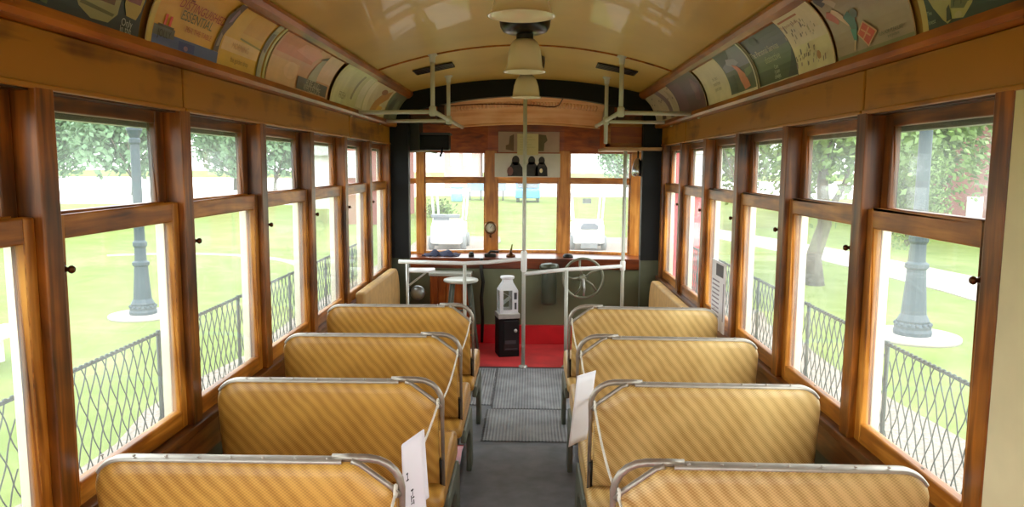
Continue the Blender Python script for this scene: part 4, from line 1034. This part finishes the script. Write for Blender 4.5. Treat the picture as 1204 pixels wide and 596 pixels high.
slab('path_concrete', 'pale concrete footpath crossing the lawn beyond the right-hand lamp post', [(8.3, 2), (10.2, 2), (10.4, 16), (9.6, 22), (7.6, 30), (5.9, 29), (7.9, 20), (8.4, 15)], M_CONC)
def arc_band(cx, cy, r0, r1, a0, a1): return [(cx+r0*math.cos(math.radians(a0+(a1-a0)*i/30)), cy+r0*math.sin(math.radians(a0+(a1-a0)*i/30))) for i in range(31)]+[(cx+r1*math.cos(math.radians(a1+(a0-a1)*i/30)), cy+r1*math.sin(math.radians(a1+(a0-a1)*i/30))) for i in range(31)]
slab('path_edging', 'thin pale curved edging line across the left lawn', arc_band(-9.2, 16.0, 4.0, 4.25, 20, 120), M_CONC)
slab('path_car_park', 'bright pale car park beyond the left lawn', [(-120, 42), (-9, 46), (-9, 60), (-14, 140), (-120, 140)], plain('bright_pale_paving', '#e9e6df', .9, var=.04, spec=.1))
slab('path_car_park', 'bright pale paving far ahead in front of the buildings', [(-9, 62), (40, 62), (60, 140), (-14, 140)], plain('bright_pale_paving', '#e9e6df', .9, var=.04, spec=.1))

# ------------------------------------------------------------------ lamp posts
M_LAMP = plain('blue_grey_cast_iron', '#2b3b45', .5, .1, var=.08, scale=4)
def lamp_post(x, y, k, label):
    l = thing('lamp_post', label, 'lamp post', (x, y, ZG), 'ornamental lamp posts outside'); c = (x, y, ZG)
    pr = lambda P: [(r*k, h*k) for r, h in P]
    m = MB(); m.lathe(pr([(0, 0), (.60, 0), (.60, .05), (0, .05)]), c, 32); m.build('concrete_pad', M_CONC, l)
    m = MB(); m.lathe(pr([(.24, .05), (.245, .10), (.23, .14), (.235, .18), (.20, .22), (.205, .25), (.16, .34), (.145, .55), (.13, .75), (.12, .95), (.15, .98), (.15, 1.03), (.11, 1.06)]), c, 16, sm=False); m.build('fluted_base', M_LAMP, l)
    m = MB(); m.lathe(pr([(.105, 1.05), (.10, 1.3), (.125, 1.34), (.125, 1.40), (.095, 1.44), (.085, 2.0), (.08, 3.2), (.10, 3.24), (.10, 3.3), (.07, 3.34)]), c, 16, sm=False); m.build('shaft', M_LAMP, l)
    m = MB(); m.lathe(pr([(.07, 3.3), (.13, 3.45), (.14, 3.5), (.05, 3.52)]), c, 16); m.build('globe_holder', M_LAMP, l)
    m = MB(); m.lathe(pr([(.10, 3.5), (.19, 3.62), (.21, 3.78), (.16, 3.95), (.05, 4.03), (0, 4.04)]), c, 24); m.build('globe', plain('milky_lamp_globe', '#eeeeea', .3, var=.02), l)
    m = MB()
    for i in range(14):
        a = 2*PI*i/14; m.sphere((x+.215*k*math.cos(a), y+.215*k*math.sin(a), ZG+.20*k), (.03*k, .03*k, .03*k), 8, 6)
    m.build('base_moulding', M_LAMP, l)
lamp_post(-6.2, 11.75, .86, 'blue-grey ornamental lamp post on the lawn outside the second left-hand window')
lamp_post(5.66, 10.85, 1.06, 'stout blue-grey ornamental lamp post outside the nearest right-hand window')

# ------------------------------------------------------------------ trees
M_BARK = plain('tree_bark', '#5b5348', .9, var=.3, scale=6)
def foliage_mat(name, col):
    m = plain(name, col, .6, var=.35, scale=1.5); return m
LEAFV = {}
def tree_proto(name, seed, h, rw, trunk_h, nleaf, leaf, mt, blobs=9):
    r = random.Random(seed); root = thing(name, 'x', 'tree', (0, 0, 0))
    m = MB(); m.tube([(0, 0, -.1), (.03*h*.1, 0, trunk_h*.5), (0, .02, trunk_h), (.05, 0, h*.7)], [.035*h*.5+.06, .03*h*.5+.03, .025*h*.5, .03], 8)
    for k in range(5):
        a = r.uniform(0, 6.28); m.tube([(0, 0, trunk_h*(.8+.1*k)), (rw*.3*math.cos(a), rw*.3*math.sin(a), trunk_h+.15*h), (rw*.6*math.cos(a), rw*.6*math.sin(a), trunk_h+.3*h)], [.06, .04, .02], 6)
    m.build('trunk', M_BARK, root)
    m = MB(); bl = []
    for k in range(blobs):
        a = r.uniform(0, 6.28); q = r.uniform(.1, .62)*rw; zz = trunk_h+(h-trunk_h)*r.uniform(.15, .82)
        f = 1-.5*abs((zz-trunk_h)/(h-trunk_h)-.4)
        bl.append((q*math.cos(a)*f, q*math.sin(a)*f, zz, rw*r.uniform(.32, .52)))
    for i in range(nleaf):
        bx, by, bz, br = r.choice(bl)
        d = Vector((r.gauss(0, 1), r.gauss(0, 1), r.gauss(0, 1))).normalized()*br*(r.random()**.4)
        p = Vector((bx, by, bz))+d*1.0; p.z = max(p.z, trunk_h*.7)
        n = Vector((r.gauss(0, 1), r.gauss(0, 1), r.gauss(0, 1)+.6)).normalized(); u = n.orthogonal().normalized(); w = n.cross(u)
        s_ = leaf*r.uniform(.6, 1.3)
        m.add([p-u*s_, p-w*s_*.55, p+u*s_, p+w*s_*.55], [(0, 1, 2, 3)])
    m.build('foliage', mt, root, fix=False)
    return root
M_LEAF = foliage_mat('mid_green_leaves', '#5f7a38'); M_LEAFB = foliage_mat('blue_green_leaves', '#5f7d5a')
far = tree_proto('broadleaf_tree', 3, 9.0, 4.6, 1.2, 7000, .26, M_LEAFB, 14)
farspots = [(-41, 62, 1.0, 'rounded far tree beyond the left car park, seen in the second left window'), (-31, 58, 1.2, 'tall far tree beyond the left car park behind the left lamp post'), (-28.5, 72, 1.1, 'bushy far tree beyond the left car park at the edge of the second left window'),
            (-20.5, 60, 1.05, 'dense far tree seen through the third left-hand window'), (-19.5, 74, 1.1, 'pale far tree seen at the right of the third left-hand window'), (-26, 92, 1.3, 'distant tree behind the car park, seen in the fourth left window'),
            (-54, 70, 1.1, 'distant tree at the far left beyond the car park'), (12.0, 92, .9, 'bluish far tree beyond the right front window')]
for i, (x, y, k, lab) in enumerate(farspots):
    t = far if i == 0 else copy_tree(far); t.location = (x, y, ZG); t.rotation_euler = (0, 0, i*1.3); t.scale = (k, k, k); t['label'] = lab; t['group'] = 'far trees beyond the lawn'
rt = tree_proto('broadleaf_tree', 8, 7.5, 3.4, 1.6, 9000, .12, M_LEAF, 13)
rsp = [(9.5, 18.6, .42, 'leafy green tree behind the right-hand lamp post'), (12.2, 24, .95, 'leafy tree beyond the footpath, seen in the second right-hand window'), (8.6, 30.5, .9, 'green tree beyond the path, seen in the third right-hand window'), (14.5, 39, .8, 'tree deeper on the right lawn between two window posts'),
       (9.0, 52, 1.0, 'rounded tree far along the right lawn, seen in the fourth right-hand window'), (13.5, 66, 1.0, 'farthest green tree on the right lawn toward the front'), (25, 46, 1.1, 'tall tree beside the red-brown shed on the right')]
for i, (x, y, k, lab) in enumerate(rsp):
    t = rt if i == 0 else copy_tree(rt); t.location = (x, y, ZG); t.rotation_euler = (0, 0, i*2.1); t.scale = (k, k, k); t['label'] = lab; t['group'] = 'green trees on the right lawn'
# bare twisted trunk seen through the second right-hand window
tt = thing('tree_trunk', 'slender grey tree trunk on the lawn outside the second right-hand window', 'tree', (6.1, 15.8, ZG))
m = MB(); m.tube([(6.1, 15.8, ZG-.1), (6.05, 15.8, ZG+.6), (6.25, 15.8, ZG+1.3), (6.15, 15.8, ZG+2.2), (6.35, 15.8, ZG+3.4)], [.22, .16, .14, .11, .07], 10); m.build('trunk', M_BARK, tt)
m = MB(); m.tube([(6.2, 15.8, ZG+1.3), (6.6, 15.7, ZG+2.2), (6.9, 15.8, ZG+3.2)], [.08, .06, .03], 8); m.build('branch', M_BARK, tt)
m = MB(); r_ = random.Random(5)
for i in range(3500):
    p = Vector((6.4+r_.gauss(0, .8), 15.8+r_.gauss(0, .7), ZG+3.3+r_.gauss(0, .6))); n = Vector((r_.gauss(0, 1), r_.gauss(0, 1), r_.gauss(0, 1))).normalized(); u = n.orthogonal(); w = n.cross(u)
    m.add([p-u*.07, p-w*.04, p+u*.07, p+w*.04], [(0, 1, 2, 3)])
m.build('foliage', M_LEAF, tt, fix=False)

# ------------------------------------------------------------------ buildings and vehicles outside
def building(name, label, cat, x0, x1, y0, y1, h, col, wins=(), roof='#6d655c', ridge='y', rh=1.4, trim_='#e8e4da'):
    b = thing(name, label, cat, ((x0+x1)/2, (y0+y1)/2, ZG))
    mw = plain('wall_'+col.strip('#'), col, .8, var=.12, scale=1.5)
    m = MB(); m.box((x0, y0, ZG), (x1, y1, ZG+h)); m.build('walls', mw, b)
    m = MB(); e = .35
    if ridge == 'y': m.prism([(x0-e, ZG+h), (x1+e, ZG+h), ((x0+x1)/2, ZG+h+rh)], y0-e, y1+e, 'y')
    else: m.prism([(y0-e, ZG+h), (y1+e, ZG+h), ((y0+y1)/2, ZG+h+rh)], x0-e, x1+e, 'x')
    m.build('roof', plain('roof_'+roof.strip('#'), roof, .8), b)
    for (ax, p, q, zb, zt) in wins:   # ax: 'x-','x+','y-' face; p..q along the face
        m = MB(); g = MB(); t = .06
        def put(mb, a, bb, z0, z1, d0, d1):
            if ax == 'y-': mb.box((a, y0-d1, z0), (bb, y0-d0, z1))
            if ax == 'x+': mb.box((x1+d0, a, z0), (x1+d1, bb, z1))
            if ax == 'x-': mb.box((x0-d1, a, z0), (x0-d0, bb, z1))
        put(m, p-t, p, ZG+zb-t, ZG+zt+t, 0, .06); put(m, q, q+t, ZG+zb-t, ZG+zt+t, 0, .06); put(m, p, q, ZG+zb-t, ZG+zb, 0, .06); put(m, p, q, ZG+zt, ZG+zt+t, 0, .06); put(m, p, q, ZG+(zb+zt)/2-.03, ZG+(zb+zt)/2+.03, 0, .05)
        w = m.build('window', plain('white_window_trim', trim_, .6), b); put(g, p, q, ZG+zb, ZG+zt, 0, .02); g.build('pane', plain('pale_window_pane', '#c6ccd0', .2), w)
    return b
building('barn', 'faded red barn with white window frames on the left lawn', 'barn', -8.3, -6.0, 31, 39, 4.6, '#7d4038', [('x+', 33.2, 34.6, 1.7, 3.3), ('y-', -7.6, -7.0, 2.0, 3.0), ('x+', 36, 37, 1.7, 3.3)])
building('shed', 'white shed with a pale roof behind the red barn, seen in the fifth left window', 'shed', -12.3, -9.2, 42, 48, 3.0, '#c9c9c4', [('y-', -11.8, -11.2, 1, 2), ('x+', 44, 45.2, 1, 2)], roof='#a7a9a8')
building('shed', 'large red-brown shed behind the tree at the far right', 'shed', 15.6, 23, 28, 36, 5.4, '#6d3d38', [('y-', 16.25, 16.7, .7, 1.4), ('y-', 17.2, 19.6, .5, 3.6)], trim_='#8a8a90')
building('signal_hut', 'narrow bright red hut with a white framed window outside the farthest right-hand windows', 'hut', 2.74, 3.40, 13.6, 15.2, 3.6, '#b3232c', [('y-', 2.92, 3.25, 2.0, 2.7), ('x-', 14.0, 14.7, 2.0, 2.7)], rh=.5)
building('brick_building', 'far reddish building across the lawn seen at the top of the left front window', 'building', -9.4, -5.6, 82, 90, 5.2, '#a08078', [('y-', -8.6, -7.8, 2.6, 4), ('y-', -7.2, -6.4, 2.6, 4)], ridge='x')
building('far_building', 'far pale building with narrow windows at the top of the left front window', 'building', -4.5, .3, 85, 92, 4.8, '#c8b8ac', [('y-', -4.2, -3.6, 2.6, 4), ('y-', -3.0, -2.4, 2.6, 4), ('y-', -1.4, -.8, 2.6, 4)], ridge='x')
M_CART = plain('white_cart_body', '#f3f3f3', .35, var=.02, coat=.4); M_TYRE = plain('grey_tyre', '#6d6f70', .8); M_SMOKE = plain('grey_windscreen', '#6a6f78', .2)
def cart(cx, y, label, facing):
    c = thing('utility_cart', label, 'cart', (cx, y, ZG), 'white carts parked on the lawn')
    m = MB(); m.prism([(y-.9, ZG+.22), (y+1.0, ZG+.22), (y+1.0, ZG+.75), (y+.3, ZG+.80), (y-.4, ZG+.92), (y-.85, ZG+.75), (y-.95, ZG+.45)], cx-.45, cx+.45, 'x'); m.build('body', M_CART, c, bevel=.06, bseg=3)
    m = MB(); m.box((cx-.56, y-.75, ZG+1.66), (cx+.56, y+.95, ZG+1.75)); m.build('roof', M_CART, c, bevel=.03)
    for sx in (-1, 1):
        for yy in (-.35, .85):
            m = MB(); m.tube([(cx+sx*.42, y+yy, ZG+.8), (cx+sx*.48, y+yy+.05, ZG+1.67)], .03, 8); m.build('roof_post', M_CART, c)
        for yy in (-.55, .65):
            m = MB(); m.lathe([(0, -.08), (.14, -.08), (.21, -.06), (.22, 0), (.21, .06), (.14, .08), (0, .08)], (cx+sx*.47, y+yy, ZG+.22), 20, 0, 'x'); m.build('wheel', M_TYRE, c)
    if facing:
        m = MB(); m.prism([(cx-.26, ZG+.66), (cx+.26, ZG+.66), (cx+.26, ZG+.76), (cx+.16, ZG+.84), (cx-.16, ZG+.84), (cx-.24, ZG+.76)], y-1.0, y-.8, 'y'); m.build('cowl_panel', M_SMOKE, c, bevel=.01)
        m = MB(); m.box((cx-.24, y-1.0, ZG+.10), (cx+.24, y-.90, ZG+.24)); m.build('bumper', M_TYRE, c, bevel=.01)
        m = MB(); m.box((cx-.13, y+.1, ZG+1.35), (cx+.13, y+.16, ZG+1.50)); m.build('headrest', M_TYRE, c, bevel=.02)
    else:
        m = MB(); m.prism([(cx-.42, ZG+.98), (cx+.40, ZG+.98), (cx+.40, ZG+1.08), (cx-.42, ZG+1.08)], y-1.0, y-.85, 'y'); m.box((cx-.36, y-.98, ZG+.90), (cx+.1, y-.86, ZG+.98)); m.build('seat_back', M_SMOKE, c, bevel=.02)
cart(1.78, 22.6, 'white utility cart facing the tram outside the right front window', True)
cart(-2.35, 22.2, 'white utility cart seen from behind outside the left front window', False)
bt = thing('blue_car', 'small light blue car far across the lawn in the middle front window', 'car', (-.1, 52.5, ZG))
M_BLUE = plain('light_blue_paint', '#4f93c4', .3)
m = MB(); m.prism([(51.0, ZG+.3), (54.5, ZG+.3), (54.5, ZG+.95), (53.8, ZG+1.0), (53.2, ZG+1.5), (51.9, ZG+1.55), (51.4, ZG+1.0), (51.0, ZG+.9)], -.95, .75, 'x'); m.build('body', M_BLUE, bt, bevel=.06)
m = MB(); m.box((-.8, 51.25, ZG+1.02), (.6, 51.8, ZG+1.42)); m.build('windscreen', M_SMOKE, bt)
for x in (-.8, .6):
    for y in (51.7, 53.8):
        m = MB(); m.lathe([(0, -.1), (.28, -.1), (.3, 0), (.28, .1), (0, .1)], (x, y, ZG+.3), 16, 0, 'x'); m.build('wheel', M_TYRE, bt)
bb = MB(); bb.lathe([(0, 0), (.32, 0), (.38, .05), (.42, .55), (.40, .95), (.44, .98), (.44, 1.05), (.2, 1.12), (0, 1.13)], (-5.05, 52, ZG), 20); bb = bb.build('litter_bin', plain('pale_blue_plastic', '#7fb6d6', .5), loc=(-5.05, 52, ZG)); tag(bb, 'pale blue bin far across the lawn in the left front window', 'bin')
tl = thing('flat_trailer', 'low blue-grey flat trailer on legs far across the lawn in the left front window', 'trailer', (-3.1, 55, ZG))
m = MB(); m.box((-4.5, 54, ZG+.7), (-1.7, 56, ZG+1.5)); m.build('bed', plain('blue_grey_paint', '#7f95a8', .5), tl, bevel=.04)
for x in (-4.3, -3.5, -2.7, -1.9):
    m = MB(); m.tube([(x, 54.2, ZG), (x, 54.2, ZG+.75)], .06, 8); m.build('leg', M_TYRE, tl)
bs = thing('shrub', 'low scraggly shrub on the lawn at the left edge of the left front window', 'shrub', (-4.3, 36, ZG)); m = MB(); r_ = random.Random(9)
for i in range(700):
    p = Vector((-4.3+r_.gauss(0, .32), 36+r_.gauss(0, .3), ZG+abs(r_.gauss(.25, .22)))); n = Vector((r_.gauss(0, 1), r_.gauss(0, 1), r_.gauss(0, 1))).normalized(); u = n.orthogonal(); w = n.cross(u)
    m.add([p-u*.07, p-w*.04, p+u*.07, p+w*.04], [(0, 1, 2, 3)])
m.build('foliage', M_LEAF, bs, fix=False)
m = MB()
for k in range(5): m.tube([(-4.3, 36, ZG), (-4.3+.25*math.cos(k*1.3), 36+.25*math.sin(k*1.3), ZG+.5)], .012, 5)
m.build('stem', M_BARK, bs)
# white garden bench outside the rearmost left window
gb = thing('garden_bench', 'white garden bench on the lawn outside the rearmost left-hand window', 'bench', (-6.2, 8.35, ZG)); M_GB = plain('white_bench_paint', '#efede6', .6, var=.04)
for k in range(3):
    m = MB(); m.box((-6.5+.16*k, 7.7, ZG+.42), (-6.37+.16*k, 9.0, ZG+.46)); m.build('seat_slat', M_GB, gb)
    m = MB(); m.box((-6.60-.03*k, 7.7, ZG+.55+.15*k), (-6.57-.03*k, 9.0, ZG+.66+.15*k)); m.build('back_slat', M_GB, gb)
for y in (7.8, 8.9):
    m = MB(); m.box((-6.55, y-.03, ZG), (-6.48, y+.03, ZG+.42)); m.box((-6.12, y-.03, ZG), (-6.05, y+.03, ZG+.42)); m.box((-6.62, y-.03, ZG+.40), (-6.55, y+.03, ZG+1.0)); m.build('end_frame', M_GB, gb)

# ------------------------------------------------------------------ light, camera, view
w = bpy.data.worlds.new('overcast_sky'); SC.world = w; w.use_nodes = True
N, L = w.node_tree.nodes, w.node_tree.links; bg = N['Background']
tc = N.new('ShaderNodeTexCoord'); sx = N.new('ShaderNodeSeparateXYZ'); L.new(tc.outputs['Generated'], sx.inputs[0])
r = N.new('ShaderNodeValToRGB'); r.color_ramp.elements[0].position = 0; r.color_ramp.elements[0].color = (.95, .98, 1.0, 1); r.color_ramp.elements[1].position = .9; r.color_ramp.elements[1].color = (.88, .94, 1, 1)
L.new(sx.outputs['Z'], r.inputs['Fac']); L.new(r.outputs['Color'], bg.inputs['Color']); bg.inputs['Strength'].default_value = SKY
sd = bpy.data.lights.new('sun', 'SUN'); sd.energy = SUN; sd.angle = math.radians(40); sd.color = (1, .97, .9)
so = bpy.data.objects.new('sun', sd); C.objects.link(so); so.rotation_euler = (math.radians(38), math.radians(32), 0)
cam = bpy.data.cameras.new('camera'); co = bpy.data.objects.new('camera', cam); C.objects.link(co); SC.camera = co
cam.sensor_fit = 'HORIZONTAL'; cam.sensor_width = 36; cam.lens = 876.83/1204*36; cam.clip_start = .05; cam.clip_end = 1000
yaw, pitch, roll = -.0233122, .1160497, .0066873
F = Vector((math.sin(yaw)*math.cos(pitch), math.cos(yaw)*math.cos(pitch), -math.sin(pitch)))
R0 = Vector((math.cos(yaw), -math.sin(yaw), 0)); U0 = R0.cross(F)
R_ = R0*math.cos(roll)+U0*math.sin(roll); U_ = -R0*math.sin(roll)+U0*math.cos(roll)
co.matrix_world = Matrix(((R_.x, U_.x, -F.x, .0443), (R_.y, U_.y, -F.y, 0), (R_.z, U_.z, -F.z, ZC), (0, 0, 0, 1)))
vs_ = SC.view_settings; vs_.view_transform = 'Standard'; vs_.look = 'None'; vs_.gamma = 1; vs_.use_curve_mapping = False; vs_.exposure = EXPO
SC.cycles.max_bounces = 14; SC.cycles.diffuse_bounces = 8; SC.cycles.glossy_bounces = 4; SC.cycles.transparent_max_bounces = 24
SC.cycles.use_denoising = True; SC.cycles.sample_clamp_indirect = 12
for o in bpy.data.objects:
    if 'org' in o: del o['org']
